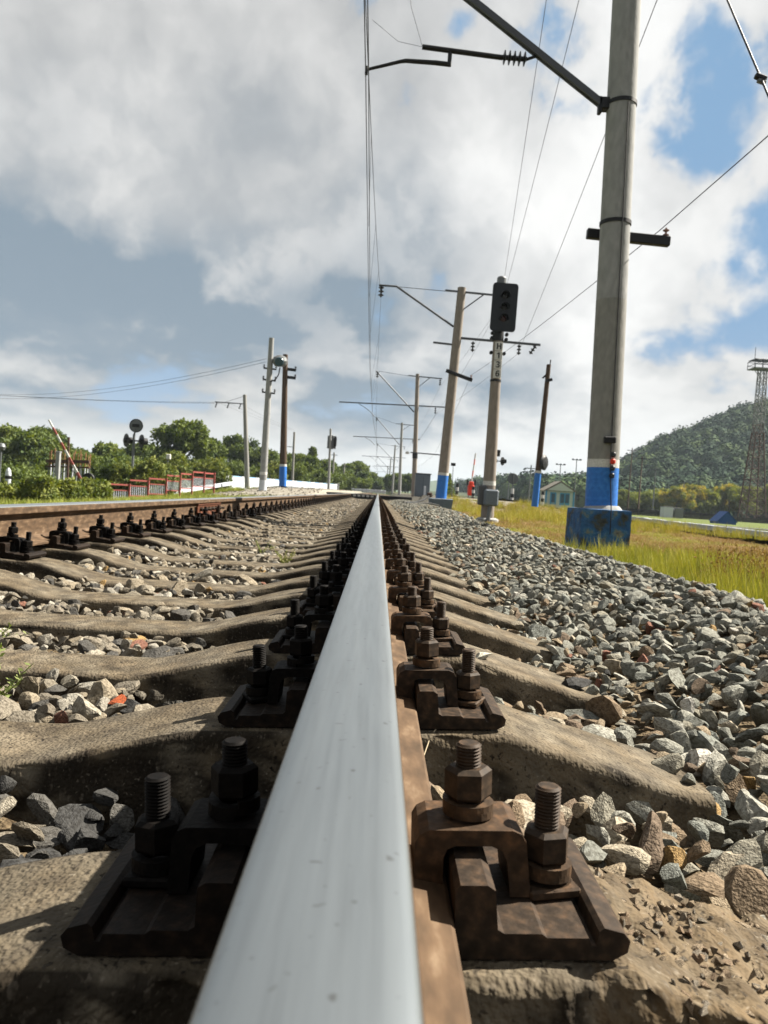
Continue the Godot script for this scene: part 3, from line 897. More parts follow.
# ---------------------------------------------------------------- ballast
func stone_mesh(sd: int, small := false) -> ArrayMesh:
	var r := RandomNumberGenerator.new()
	r.seed = sd
	var f := (1.0 + sqrt(5.0)) / 2.0
	var v := []
	for p in [[-1, f, 0], [1, f, 0], [-1, -f, 0], [1, -f, 0], [0, -1, f], [0, 1, f], [0, -1, -f], [0, 1, -f], [f, 0, -1], [f, 0, 1], [-f, 0, -1], [-f, 0, 1]]: v.append(Vector3(p[0], p[1], p[2]).normalized())
	var fc := [[0, 11, 5], [0, 5, 1], [0, 1, 7], [0, 7, 10], [0, 10, 11], [1, 5, 9], [5, 11, 4], [11, 10, 2], [10, 7, 6], [7, 1, 8], [3, 9, 4], [3, 4, 2], [3, 2, 6], [3, 6, 8], [3, 8, 9], [4, 9, 5], [2, 4, 11], [6, 2, 10], [8, 6, 7], [9, 8, 1]]
	if not small:
		var mid := {}
		var nf := []
		for t in fc:
			var m := []
			for k in 3:
				var a: int = mini(t[k], t[(k + 1) % 3]); var b: int = maxi(t[k], t[(k + 1) % 3])
				var key := a * 1000 + b
				if not mid.has(key):
					mid[key] = v.size()
					v.append(((v[a] + v[b]) / 2.0).normalized())
				m.append(mid[key])
			nf.append_array([[t[0], m[0], m[2]], [t[1], m[1], m[0]], [t[2], m[2], m[1]], m])
		fc = nf
	var planes := []
	for i in 8:
		planes.append([Vector3(r.randfn(), r.randfn(), r.randfn()).normalized(), r.randf_range(0.28, 0.72)])
	var sh := Vector3(r.randf_range(0.85, 1.25), r.randf_range(0.7, 1.0), r.randf_range(0.75, 1.1))
	for i in v.size():
		var p: Vector3 = v[i]
		for turn in 4:
			for q in planes:
				var d: float = p.dot(q[0]) - q[1]
				if d > 0.0: p -= q[0] * d
		v[i] = p * sh + Vector3(r.randfn(), r.randfn(), r.randfn()) * 0.022
	var b := MB.new()
	for t in fc:
		b.flat(v[t[0]], v[t[1]], v[t[2]], v[t[0]] + v[t[1]] + v[t[2]])
	return b.mesh()

func stone_at(p: Vector3, size: float, flatness := 0.56) -> Transform3D:
	var basis := Basis.from_euler(Vector3(rng.randfn() * 0.45, rng.randf() * TAU, rng.randfn() * 0.45))
	var s := Vector3(size * rng.randf_range(0.85, 1.3), size * rng.randf_range(flatness * 0.75, flatness * 1.35), size * rng.randf_range(0.7, 1.05))
	return Transform3D(basis * Basis.from_scale(s) * Basis(Vector3(1, 1, 0).normalized(), rng.randf() * TAU), p)

func in_sleeper(x: float, D: float) -> float:      # the sleeper's upper edge there, or -1
	if x > 0.55 or x < -2.15: return -1.0
	for s in sleepers:
		if absf(D - s) < 0.128: return top_y(x - TC)
	return -1.0

func seen_at(p: Vector3) -> bool:
	var D := -p.z
	if D < 0.45: return false
	var X := (p.x - 0.012) / D * 790.0
	var Y := (0.165 - p.y) / D * 790.0
	return X > -425.0 and X < 420.0 + Y * 0.06 and Y < 570.0

func make_ballast() -> void:
	var xs_shoulder := steps([0.5, 0.1, 4.6])
	var ds := steps([-2.0, 0.5, 4.0, 1.0, 44.4])
	var wob := noise(501, 0.9, 3)
	var shoulder := struct("ballast_shoulder", grid_mesh(xs_shoulder, ds, func(x, D): return ballast_y(x, D) - 0.035 + 0.02 * wob.get_noise_2d(x, D)), M.bed, "bank of grey crushed stone along the right of the track")
	var crib := struct("track_bed", grid_mesh(steps([-4.2, 0.1, 0.5]), ds, func(x, D): return ballast_y(x, D) - 0.045), M.bed, "dusty pale ballast between the sleepers")
	struct("track_bed", grid_mesh(steps([-3.2, 0.4, 4.0]), steps([51.4, 5.0, 330.0]), func(x, D): return -0.24 - 0.3 * smoothstep(1.6, 2.6, absf(x - TC - 0.8) - 0.6) + (land_y(x, D) + 0.6 if D > 120.0 else 0.0) * 0.0), M.bed, "ballast of the track beyond the level crossing")
	var meshes := []
	for i in 12: meshes.append(stone_mesh(700 + i))
	var greys := [Color(0.188, 0.192, 0.171), Color(0.234, 0.234, 0.207), Color(0.148, 0.152, 0.137), Color(0.274, 0.270, 0.239), Color(0.217, 0.205, 0.168), Color(0.171, 0.180, 0.165)]
	var tans := [Color(0.244, 0.197, 0.139), Color(0.180, 0.136, 0.093), Color(0.302, 0.267, 0.209), Color(0.145, 0.110, 0.081)]
	var pale := [Color(0.269, 0.245, 0.202), Color(0.216, 0.192, 0.154), Color(0.149, 0.132, 0.106), Color(0.307, 0.288, 0.250), Color(0.082, 0.079, 0.074), Color(0.230, 0.197, 0.149), Color(0.182, 0.161, 0.130)]
	var odd := [Color(0.18, 0.09, 0.065), Color(0.45, 0.435, 0.40), Color(0.30, 0.20, 0.09), Color(0.045, 0.045, 0.045)]
	for side in 2:
		var list := []                      # [score, transform, colour]
		for zone in 2:
			var d0 := 0.35 if zone == 0 else 8.0
			var d1 := 8.0 if zone == 0 else 44.6
			var cell := 0.043 if zone == 0 else 0.066
			var x0 := -0.30 if side == 0 else -3.5
			var x1 := 2.5 if side == 0 else -0.28
			if side == 0 and zone == 1: x1 = 4.2
			if side == 0 and zone == 1: x0 = 0.02
			for j in int((d1 - d0) / cell):
				for i in int((x1 - x0) / cell):
					for layer in 2:
						var x := x0 + (i + rng.randf()) * cell
						var D := d0 + (j + rng.randf()) * cell
						if layer == 1 and rng.randf() > (0.45 if side == 0 else 0.5): continue
						if x > crest(D) + 0.95: continue
						var y := ballast_y(x, D) + rng.randf_range(-0.014, 0.006) + 0.014 * layer + 0.018 * wob.get_noise_2d(x * 2.0, D * 2.0)
						var size := rng.randf_range(0.020, 0.041) * (1.18 if zone == 1 else 1.0) * (0.95 if side == 1 else 1.0)
						if rng.randf() < 0.10: size *= rng.randf_range(1.2, 1.6)
						if rng.randf() < 0.28: size *= 0.6
						if absf(x) < 0.09 or absf(x - 2 * TC) < 0.09: y = minf(y, -0.245)
						var ty := in_sleeper(x, D)
						if ty > -0.9:
							if side == 0 and x > 0.49 and rng.randf() < (x - 0.47) / 0.12: y = maxf(y, ty + size * 0.2)
							else: continue
						var col: Color
						if side == 1: col = pale[rng.randi() % pale.size()]
						else:
							var near := 1.0 - smoothstep(0.25, 0.85, x + 0.25 * wob.get_noise_2d(x * 3.0 + 40.0, D * 3.0))
							col = tans[rng.randi() % tans.size()] if rng.randf() < near * 0.68 + 0.05 else greys[rng.randi() % greys.size()]
						if rng.randf() < 0.035: col = odd[rng.randi() % odd.size()]
						if x > -0.52 and x < 0.06: col = col.lerp(Color(0.035, 0.033, 0.03), 0.85 * smoothstep(-0.52, -0.36, x + 0.1 * wob.get_noise_2d(x * 3.0, D * 3.0)))  # oil-dark stones inside the right rail, its shade put into their colour
						col = col * rng.randf_range(0.85, 1.18)
						col.a = 1.0
						var p := Vector3(x, y, -D)
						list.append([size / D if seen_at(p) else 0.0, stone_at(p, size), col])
		list.sort_custom(func(u, w): return u[0] > w[0])
		var parent: Node = shoulder if side == 0 else crib
		var mats := []
		for col in ((greys + tans) if side == 0 else pale) + odd:
			var m: StandardMaterial3D = M.stone.duplicate()
			m.vertex_color_use_as_albedo = false
			m.albedo_color = col.linear_to_srgb()
			mats.append([m, col])
		var where := []
		var cols := []
		for i in list.size():
			if i < 300:
				var best = mats[0]
				for q in mats:
					if absf(q[1].r - list[i][2].r) + absf(q[1].g - list[i][2].g) + absf(q[1].b - list[i][2].b) < absf(best[1].r - list[i][2].r) + absf(best[1].g - list[i][2].g) + absf(best[1].b - list[i][2].b): best = q
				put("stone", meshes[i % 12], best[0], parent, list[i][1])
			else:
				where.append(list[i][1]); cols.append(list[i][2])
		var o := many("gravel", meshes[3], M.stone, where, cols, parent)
		tag(o, "crushed stones of the bank beyond the nearest ones" if side == 0 else "pale stones between the sleepers farther off", "", "", "stuff")
	# the gravel strip to the left, by the white wall
	var where := []
	var cols := []
	for i in 5200:
		var x := rng.randf_range(-9.0, -2.9)
		var D := rng.randf_range(9.0, 95.0)
		if absf(D - 48.0) < 3.4 or (D < 32.0 and x < -3.6): continue
		where.append(stone_at(Vector3(x, maxf(land_y(x, D) - 0.01, ballast_y(x, D) if D < 44.0 else -9.0), -D), rng.randf_range(0.05, 0.11)))
		cols.append(pale[rng.randi() % pale.size()])
	var o := many("gravel", meshes[5], M.stone, where, cols)
	tag(o, "loose pale gravel strewn along the left of the track", "", "", "stuff")

# ---------------------------------------------------------------- masts and wires
func tube_mesh(pts: Array, rad, sides := 8) -> ArrayMesh:
	var b := MB.new()
	b.tube(pts, rad, sides)
	return b.mesh()

func bar_mesh(a: Vector3, b: Vector3, w: float, h: float, ch := 0.0) -> ArrayMesh:    # a rectangular bar from a to b
	var m := MB.new()
	var t := (b - a).normalized()
	var side := t.cross(Vector3.UP if absf(t.y) < 0.95 else Vector3.RIGHT).normalized()
	m.box(Vector3((b - a).length(), h, w), ch, Transform3D(Basis(t, side.cross(t), side), (a + b) / 2))
	return m.mesh()

func lathe_mesh(prof: Array, sides := 16, where := Transform3D()) -> ArrayMesh:
	var b := MB.new()
	b.lathe(prof, sides, where)
	return b.mesh()

func along(a: Vector3, b: Vector3) -> Transform3D:    # y from a towards b
	var t := (b - a).normalized()
	var side := t.cross(Vector3.BACK if absf(t.z) < 0.9 else Vector3.RIGHT).normalized()
	return Transform3D(Basis(side, t, side.cross(t)), a)

func insulator_mesh(len: float, r: float, sheds: int) -> ArrayMesh:
	var prof := [Vector2(0.0, 0.0), Vector2(r * 0.3, 0.0)]
	for k in sheds:
		var y := len * (k + 0.15) / sheds
		prof.append(Vector2(r * 0.35, y)); prof.append(Vector2(r, y + len * 0.25 / sheds)); prof.append(Vector2(r * 0.95, y + len * 0.42 / sheds)); prof.append(Vector2(r * 0.35, y + len * 0.6 / sheds))
	prof.append(Vector2(r * 0.3, len)); prof.append(Vector2(0.0, len))
	return lathe_mesh(prof, 14)

func pole_part(called: String, t: Node3D, foot: Vector3, top: Vector3, r0: float, r1: float, y0: float, y1: float, m: Material, extra := 0.0, sides := 28) -> MeshInstance3D:
	# the length of a tapering pole between two heights; positions relative to t
	var pts := []
	var rad := []
	for k in 5:
		var y := lerpf(y0, y1, k / 4.0)
		var f := (y - foot.y) / (top.y - foot.y)
		pts.append(foot.lerp(top, f))
		rad.append(lerpf(r0, r1, f) + extra)
	return put(called, tube_mesh(pts, rad, sides), m, t)

func make_masts() -> void:
	# the big mast on the right
	var base := Vector3(3.05, -0.5, -10.8)
	var t := thing("catenary_mast", "tall grey concrete mast with blue painted foot on a blue block", "mast", base)
	var foot := Vector3(0.04, 0.0, 0)
	var top := Vector3(-0.17, 10.7, 0)
	pole_part("pole_upper", t, foot, top, 0.216, 0.176, 3.46, 10.7, M.mast_concrete)
	pole_part("pole_lower", t, foot, top, 0.216, 0.176, 1.29, 3.46, M.mast_damp, 0.0004)
	pole_part("white_band", t, foot, top, 0.216, 0.176, 1.19, 1.30, M.white_paint, 0.0025)
	pole_part("blue_band", t, foot, top, 0.216, 0.176, 0.3, 1.20, M.blue_paint, 0.0012)
	var b := MB.new()
	b.lathe([Vector2(0.28, 0.0), Vector2(0.26, 0.03), Vector2(0.235, 0.06), Vector2(0.215, 0.08), Vector2(0.0, 0.08)], 24, at(0.05, 0.60, 0))
	put("grout_collar", b.mesh(), M.mast_concrete, t)
	b = MB.new()                                        # the block at its foot, worn and uneven
	var lump := noise(801, 4.0, 3)
	var bx := func(u: Vector3) -> Vector3:
		var p := u * Vector3(0.345, 0.36, 0.33)
		return p + u.normalized() * 0.012 * lump.get_noise_3dv(p)
	for ax in 3:
		for s in [-1.0, 1.0]:
			for i in 12:
				for j in 12:
					var q := []
					for k in [[0, 0], [1, 0], [1, 1], [0, 1]]:
						var u := Vector3.ZERO
						u[ax] = s; u[(ax + 1) % 3] = -1.0 + (i + k[0]) / 6.0; u[(ax + 2) % 3] = -1.0 + (j + k[1]) / 6.0
						var soft := Vector3(clampf(u.x, -0.95, 0.95), clampf(u.y, -0.95, 0.95), clampf(u.z, -0.95, 0.95))
						q.append(bx.call(soft + (u - soft).normalized() * 0.05))
					var o := Vector3.ZERO; o[ax] = s
					b.quad(q[0], q[1], q[2], q[3], o)
	put("foundation_block", b.mesh(), M.worn_blue, t, Transform3D(Basis(Vector3.UP, 0.06), Vector3(0.0, 0.265, 0)))
	# clamps, the bracket, the small crossbar
	for e in [[6.1, "clamp"], [4.50, "clamp"]]:
		pole_part(e[1], t, foot, top, 0.216, 0.176, e[0] - 0.025, e[0] + 0.025, M.dark_iron, 0.012)
	b = MB.new()
	b.box(Vector3(0.12, 0.16, 0.14), 0.015, at(-0.30, 6.09, 0.0))
	b.box(Vector3(0.05, 0.22, 0.10), 0.01, at(-0.37, 6.07, 0.0))
	put("bracket_shoe", b.mesh(), M.dark_iron, t)
	var b0 := Vector3(-0.36, 6.10, 0)
	var b1 := Vector3(-3.55, 8.27, 0)
	for s in [-1.0, 1.0]:
		put("bracket_channel", bar_mesh(b0 + Vector3(0, 0, 0.035 * s), b1 + Vector3(0, 0, 0.035 * s), 0.03, 0.085), M.grey_iron, t)
	for k in 9:
		var p := b0.lerp(b1, (k + 0.5) / 9.0)
		put("batten_plate", bar_mesh(p - (b1 - b0).normalized() * 0.06, p + (b1 - b0).normalized() * 0.06, 0.105, 0.02), M.grey_iron, t)
	put("tie_rod", tube_mesh([b1 + Vector3(0.15, 0, 0), top + Vector3(-0.15, -0.35, 0)], 0.012), M.dark_iron, t)
	var cross := put("crossbar", bar_mesh(Vector3(-0.36, 4.44, -0.27), Vector3(0.80, 4.40, -0.27), 0.10, 0.135, 0.01), M.black, t)
	put("pin_insulator", insulator_mesh(0.13, 0.045, 2), M.porcelain, cross, at(0.74, 4.46, -0.27))
	# the steady arm holding the contact wire
	var r0 := Vector3(-1.30, 6.66, 0)
	var ins0 := Vector3(-1.40, 6.62, 0)
	put("link", tube_mesh([Vector3(-1.27, 6.76, 0), Vector3(-1.30, 6.66, 0), ins0], 0.022), M.dark_iron, t)
	put("insulator", insulator_mesh(0.34, 0.092, 5), M.dark_glaze, t, along(ins0, ins0 + Vector3(-1, 0.015, 0)))
	put("support_tube", tube_mesh([ins0 + Vector3(-0.33, 0, 0), Vector3(-2.82, 6.69, 0)], 0.034, 12), M.black, t)
	put("hinge", tube_mesh([Vector3(-2.44, 6.68, 0), Vector3(-2.44, 6.46, 0)], 0.028), M.black, t)
	var arm := put("steady_arm", tube_mesh([Vector3(-2.42, 6.48, 0), Vector3(-2.62, 6.49, 0), Vector3(-3.03, 6.49, 0), Vector3(-3.10, 6.475, 0), Vector3(-3.52, 6.345, 0)], [0.032, 0.032, 0.028, 0.024, 0.02], 10), M.black, t)
	put("wire_clamp", bar_mesh(Vector3(-3.55, 6.38, 0), Vector3(-3.55, 6.27, 0), 0.05, 0.04, 0.005), M.black, arm)
	put("hanger", tube_mesh([Vector3(-2.82, 6.70, 0), Vector3(-3.0, 7.2, 0), Vector3(-3.12, 7.9, -0.1)], 0.0035, 5), M.wire, t)
	put("hanger", tube_mesh([Vector3(-2.82, 6.69, 0), Vector3(-3.15, 6.74, 0.0), Vector3(-3.50, 6.77, 0.4)], 0.003, 5), M.wire, t)
	# the earthing rod down the mast with its spark gap
	var rod := []
	for y in [6.05, 5.0, 4.0, 3.0, 2.0, 1.6, 1.2, 0.62, 0.3]:
		rod.append(foot.lerp(top, y / 10.7) + Vector3(0.035, 0, lerpf(0.216, 0.176, y / 10.7) + 0.012 + (0.14 if y < 0.63 else 0.0)))
		rod[-1].y = y
	put("earthing_rod", tube_mesh(rod, 0.007, 6), M.dark_iron, t)
	put("spark_gap", bar_mesh(Vector3(-0.07, 1.55, 0.26), Vector3(0.09, 1.56, 0.26), 0.06, 0.09, 0.012), M.dark_iron, t)
	for e in [[1.27, "red_orange"], [1.36, "dark_glaze"], [1.18, "dark_glaze"], [1.08, "dark_glaze"]]:
		put("rod_insulator", lathe_mesh([Vector2(0, 0.035), Vector2(0.02, 0.035), Vector2(0.036, 0.02), Vector2(0.036, -0.02), Vector2(0.02, -0.035), Vector2(0, -0.035)], 12), M[e[1]], t, at(0.07, e[0], 0.262))
	# the masts beyond it
	for k in 6:
		var D: float = [36.0, 64.0, 103.0, 158.0, 214.0, 270.0][k]
		var y0 := -0.2 if k == 0 else 0.0
		var X: float = [2.88, 2.92, 2.80, 2.85, 2.85, 2.85][k]
		var tx: float = [0.34, -0.32, -0.24, 0.0, 0.05, 0.0][k]
		var H: float = [9.85, 9.9, 9.4, 9.85, 9.5, 9.5][k]
		var label := "leaning brown concrete mast with blue foot, second from the camera"
		if k > 0: label = "slim concrete catenary mast, %s in the row to the right of the track" % ORD[k + 1]
		t = thing("catenary_mast", label, "mast", Vector3(X, y0, -D), "catenary masts beside the track")
		foot = Vector3.ZERO
		top = Vector3(tx, H, 0)
		var rr := 0.25 if k == 0 else 0.21
		pole_part("pole", t, foot, top, rr, rr - 0.06, 0.0 if k else 1.36, H, M.mast_tan if k < 2 else M.mast_concrete, 0.0, 16)
		if k == 0:
			pole_part("blue_band", t, foot, top, rr, rr - 0.06, 0.0, 1.34, M.blue_paint, 0.003, 16)
			pole_part("white_band", t, foot, top, rr, rr - 0.06, 1.32, 1.44, M.white_paint, 0.006, 16)
			b = MB.new()
			b.lathe([Vector2(0.66, -0.36), Vector2(0.74, 0.24), Vector2(0.70, 0.27), Vector2(0, 0.27)], 4, Transform3D(Basis(Vector3.UP, PI / 4), Vector3(0.0, 0, 0)), true)
			put("foundation_block", b.mesh(), M.grey_block, t)
		var tip := Vector3(-3.42 if k == 0 else -3.68, 9.72 if k == 0 else 9.93 - y0, 0)
		var root := top * (0.82 if k == 0 else 0.69) + Vector3(-0.2, 0, 0)
		if k == 0:
			put("bracket", tube_mesh([root, Vector3(-2.62, 9.72, 0), tip], 0.05, 8), M.grey_iron, t)
			put("stub_arm", bar_mesh(top * 0.737 + Vector3(-1.05, 0.05, 0), top * 0.737, 0.08, 0.08), M.grey_iron, t)
			put("long_crossarm", bar_mesh(Vector3(0.2, 7.58, 0.05), Vector3(4.06, 7.5, 0.05), 0.08, 0.1), M.grey_iron, t)
			put("small_crossarm", bar_mesh(Vector3(-0.15, 6.05, 0.22), Vector3(1.06, 5.68, 0.22), 0.1, 0.16, 0.01), M.dark_iron, t)
			for e in [1.0, 3.1, 3.85]:
				put("insulator", insulator_mesh(0.46, 0.10, 3), M.dark_glaze, t, along(Vector3(e, 7.45, 0.05), Vector3(e - (0.35 if e > 3.5 else 0.0), 6.9, 0.05)))
			put("insulator", insulator_mesh(0.16, 0.06, 2), M.porcelain, t, at(1.0, 5.76, 0.22))
		else:
			put("bracket", tube_mesh([root, tip], 0.055, 6), M.grey_iron, t)
			put("crossarm", bar_mesh(Vector3(-6.5 if k < 4 else -4.5, 7.25, 0), Vector3(2.25, 7.38, 0), 0.07, 0.09), M.grey_iron, t)
			put("steady_arm", tube_mesh([Vector3(-4.9, 7.2, 0), Vector3(-4.4, 6.95, 0), Vector3(-3.9, 6.6, 0), Vector3(-3.6, 6.25, 0)], 0.03, 6), M.grey_iron, t)
			put("insulator", insulator_mesh(0.5, 0.09, 3), M.dark_glaze, t, along(Vector3(1.3, 7.3, 0), Vector3(1.3, 6.7, 0)))
			if k == 1:
				put("small_crossarm", bar_mesh(Vector3(-0.5, 3.55, 0.2), Vector3(1.9, 3.5, 0.2), 0.08, 0.09), M.grey_iron, t)
				pole_part("clamp", t, foot, top, rr, rr - 0.06, 3.1, 3.5, M.dark_iron, 0.03, 12)
				put("lamp", lathe_mesh([Vector2(0, -0.1), Vector2(0.16, -0.08), Vector2(0.16, 0.06), Vector2(0.06, 0.12), Vector2(0, 0.12)], 12), M.white_paint, t, at(-0.75, 3.5, 0.2))
		put("field_arm", bar_mesh(top + Vector3(-0.75, -0.18, 0.06), top + Vector3(1.9 if k == 0 else 2.0, -0.26, 0.06), 0.07, 0.08), M.grey_iron, t)
		put("arm_brace", bar_mesh(top * 0.9 + Vector3(0.15, 0, 0.06), top + Vector3(1.0, -0.26, 0.06), 0.05, 0.05), M.grey_iron, t)
		put("tie_rod", tube_mesh([tip + Vector3(0.2, 0, 0), top + Vector3(-0.7, -0.2, 0)], 0.014, 5), M.dark_iron, t)
		put("insulator", insulator_mesh(0.5, 0.13, 3), M.dark_glaze, t, along(tip + Vector3(0.12, -0.03, 0), tip + Vector3(0.12, -1, 0)))
		put("insulator", insulator_mesh(0.5, 0.10, 3), M.dark_glaze, t, along(top + Vector3(1.85, -0.32, 0.06), top + Vector3(1.85, -1, 0.06)))

func wire_mesh(knots: Array, sag: float, r: float, n := 14) -> ArrayMesh:
	var pts := []
	for i in knots.size() - 1:
		for k in n + (1 if i == knots.size() - 2 else 0):
			var f := float(k) / n
			var p: Vector3 = knots[i].lerp(knots[i + 1], f)
			var span: float = (knots[i + 1] - knots[i]).length()
			p.y -= sag * 4.0 * f * (1.0 - f) * (span / 50.0) ** 2
			pts.append(p)
	return tube_mesh(pts, r, 5)

func make_wires() -> void:
	var hold := [Vector3(-0.49, 5.80, -10.8), Vector3(-0.72, 5.95, -36.0), Vector3(-0.80, 6.22, -64.0), Vector3(-0.45, 6.2, -103.0), Vector3(-0.85, 6.2, -158.0), Vector3(-0.5, 6.2, -214.0), Vector3(-0.8, 6.2, -270.0)]
	var from := Vector3(-0.30, 5.8, 25.0)
	for s in 2:
		var kn := [from + Vector3(-0.02 + 0.04 * s, 0, 0)]
		for p in hold: kn.append(p + Vector3(-0.02 + 0.04 * s, 0, 0))
		var o := put("contact_wire", wire_mesh(kn, 0.05, 0.0075), M.wire)
		tag(o, ["left one of the two contact wires above the track", "right one of the two contact wires above the track"][s], "wire", "overhead wires")
	var t := thing("messenger_wire", "sagging messenger wire with thin droppers above the contact wires", "wire", Vector3.ZERO, "overhead wires")
	var mk := [Vector3(-0.5, 7.9, 25.0), Vector3(-0.68, 7.78, -10.8), Vector3(-0.42, 9.0, -36.0), Vector3(-0.62, 9.35, -64.0), Vector3(-0.75, 9.3, -103.0), Vector3(-0.72, 9.3, -158.0), Vector3(-0.72, 9.3, -214.0), Vector3(-0.72, 9.3, -270.0)]
	put("strand", wire_mesh(mk, 1.5, 0.0075), M.wire, t)
	var kn := [from]
	kn.append_array(hold)
	for i in mk.size() - 1:
		var n := 4 if i < 3 else 6
		for k in range(1, n):
			var f := float(k) / n
			var a: Vector3 = mk[i].lerp(mk[i + 1], f)
			var span: float = (mk[i + 1] - mk[i]).length()
			a.y -= 1.5 * 4.0 * f * (1 - f) * (span / 50.0) ** 2
			put("dropper", tube_mesh([a, kn[i].lerp(kn[i + 1], f)], 0.004, 4), M.wire, t)
	for e in [
		["feeder_wire", [Vector3(-1.2, 9.4, 25.0), Vector3(2.05, 9.28, -10.8), Vector3(5.0, 9.0, -36.0), Vector3(4.45, 9.0, -64.0), Vector3(4.4, 8.5, -103.0), Vector3(4.7, 8.9, -158.0)], 0.6, "left of the two long feeder wires meeting behind the signal head"],
		["feeder_wire", [Vector3(0.5, 9.4, 25.0), Vector3(2.72, 9.32, -10.8), Vector3(5.08, 9.1, -36.0), Vector3(4.25, 6.7, -64.0), Vector3(4.1, 6.5, -103.0)], 0.6, "right of the two long feeder wires meeting behind the signal head"],
		["feeder_wire", [Vector3(1.2, 8.6, 25.0), Vector3(3.55, 7.66, -10.8), Vector3(5.96, 6.85, -36.0), Vector3(4.25, 6.75, -64.0), Vector3(4.1, 6.4, -103.0)], 0.35, "thin wire passing close behind the tall mast to the long crossarm"],
		["feeder_wire", [Vector3(3.72, 4.03, 25.0), Vector3(3.71, 4.06, -11.1), Vector3(3.88, 5.72, -35.78), Vector3(4.4, 3.6, -63.8), Vector3(4.3, 3.6, -103.0)], 0.4, "thin wire on the pin insulator of the black crossbar"],
	]:
		tag(put(e[0], wire_mesh(e[1], e[2], 0.0065), M.wire), e[3], "wire", "overhead wires")
	t = thing("guy_cable", "taut guy cable with a clamp crossing the upper right corner", "cable")
	var g0 := Vector3(2.9, 9.75, -10.8)
	var g1 := Vector3(3.28, -0.45, -4.0)
	put("strand", tube_mesh([g0, g1], 0.010, 8), M.wire, t)
	for f in [0.566]:
		var p := g0.lerp(g1, f)
		put("cable_clamp", bar_mesh(p + Vector3(-0.05, 0.015, 0), p + Vector3(0.05, -0.015, 0), 0.05, 0.045, 0.008), M.dark_iron, t)
		put("cable_clamp", bar_mesh(p + Vector3(-0.03, -0.03, 0.01), p + Vector3(0.04, -0.05, 0.01), 0.045, 0.03, 0.006), M.galvanised, t)
	for e in [[6.35, 5.6, 0.2, "upper one of the wires running left from the leaning pole"], [6.2, 5.3, 0.25, "lower one of the wires running left from the leaning pole"]]:
		tag(put("service_wire", wire_mesh([Vector3(-5.72, e[0] - 0.15, -38.0), Vector3(-29.0, e[1] - 0.1, -58.0), Vector3(-60.0, e[1], -84.0)], 1.6, 0.009), M.wire), e[3], "wire", "overhead wires")
	for e in 3:
		tag(put("service_wire", wire_mesh([Vector3(-14.6 + 1.0 * e, 7.2, -70.0), Vector3(-44.0 + e, 6.0, -62.0)], 1.0, 0.008), M.wire), "faint wire running left from the %s insulator of the far left pole" % ["leftmost", "middle", "rightmost"][e], "wire", "wires of the far left pole")
		tag(put("service_wire", wire_mesh([Vector3(-14.6 + 1.0 * e, 7.2, -70.0), Vector3(-10.5 + 0.3 * e, 6.6, -90.0)], 0.6, 0.008), M.wire), "faint wire, %s of three strung between two far poles on the left" % ["leftmost", "middle", "rightmost"][e], "wire", "wires of the far left pole")

# ---------------------------------------------------------------- what stands to the right
func lettering(s: String, size: float, m: Material, parent: Node, where: Transform3D) -> void:
	var tm := TextMesh.new()
	var f := SystemFont.new()
	f.font_names = PackedStringArray(["Droid Sans"])
	f.font_weight = 700
	tm.font = f
	tm.text = s
	tm.font_size = 64
	tm.pixel_size = size / 64.0
	tm.depth = 0.006
	put("letter", tm, m, parent, where)

func striped_post(label: String, where: Vector3, h: float, r := 0.09) -> Node3D:
	var t := thing("marker_post", label, "post", where, "black and white marker posts")
	for k in 4:
		put("white_stripe" if k % 2 == 0 else "black_stripe", lathe_mesh([Vector2(r, h * k / 4.0), Vector2(r, h * (k + 1) / 4.0), Vector2(0, h * (k + 1) / 4.0)], 12), M.white_paint if k % 2 == 0 else M.black, t)
	return t

func crossing_light(label: String, where: Vector3, h: float, lamps: Array, face: float) -> Node3D:
	var t := thing("crossing_light", label, "crossing light", where)
	put("post", tube_mesh([Vector3.ZERO, Vector3(0, h, 0)], 0.05, 10), M.galvanised, t)
	for x in lamps:
		var l := put("lamp_hood", lathe_mesh([Vector2(0.0, -0.10), Vector2(0.07, -0.10), Vector2(0.12, -0.06), Vector2(0.13, 0.0), Vector2(0.13, 0.22), Vector2(0.12, 0.22), Vector2(0.115, 0.01), Vector2(0, 0.01)], 16), M.black, t, Transform3D(Basis(Vector3.UP, face) * Basis(Vector3.RIGHT, PI / 2), Vector3(x, h - 0.25, 0)))
		put("backplate", lathe_mesh([Vector2(0, 0.012), Vector2(0.26, 0.012), Vector2(0.265, 0.0), Vector2(0.26, -0.012), Vector2(0, -0.012)], 24), M.black, l)
		put("lens", lathe_mesh([Vector2(0.105, 0.03), Vector2(0.07, 0.045), Vector2(0, 0.05)], 16), M.lens_red, l)
	put("crossbar", tube_mesh([Vector3(lamps[0], h - 0.25, 0), Vector3(lamps[-1], h - 0.25, 0)], 0.03, 8), M.dark_iron, t)
	return t

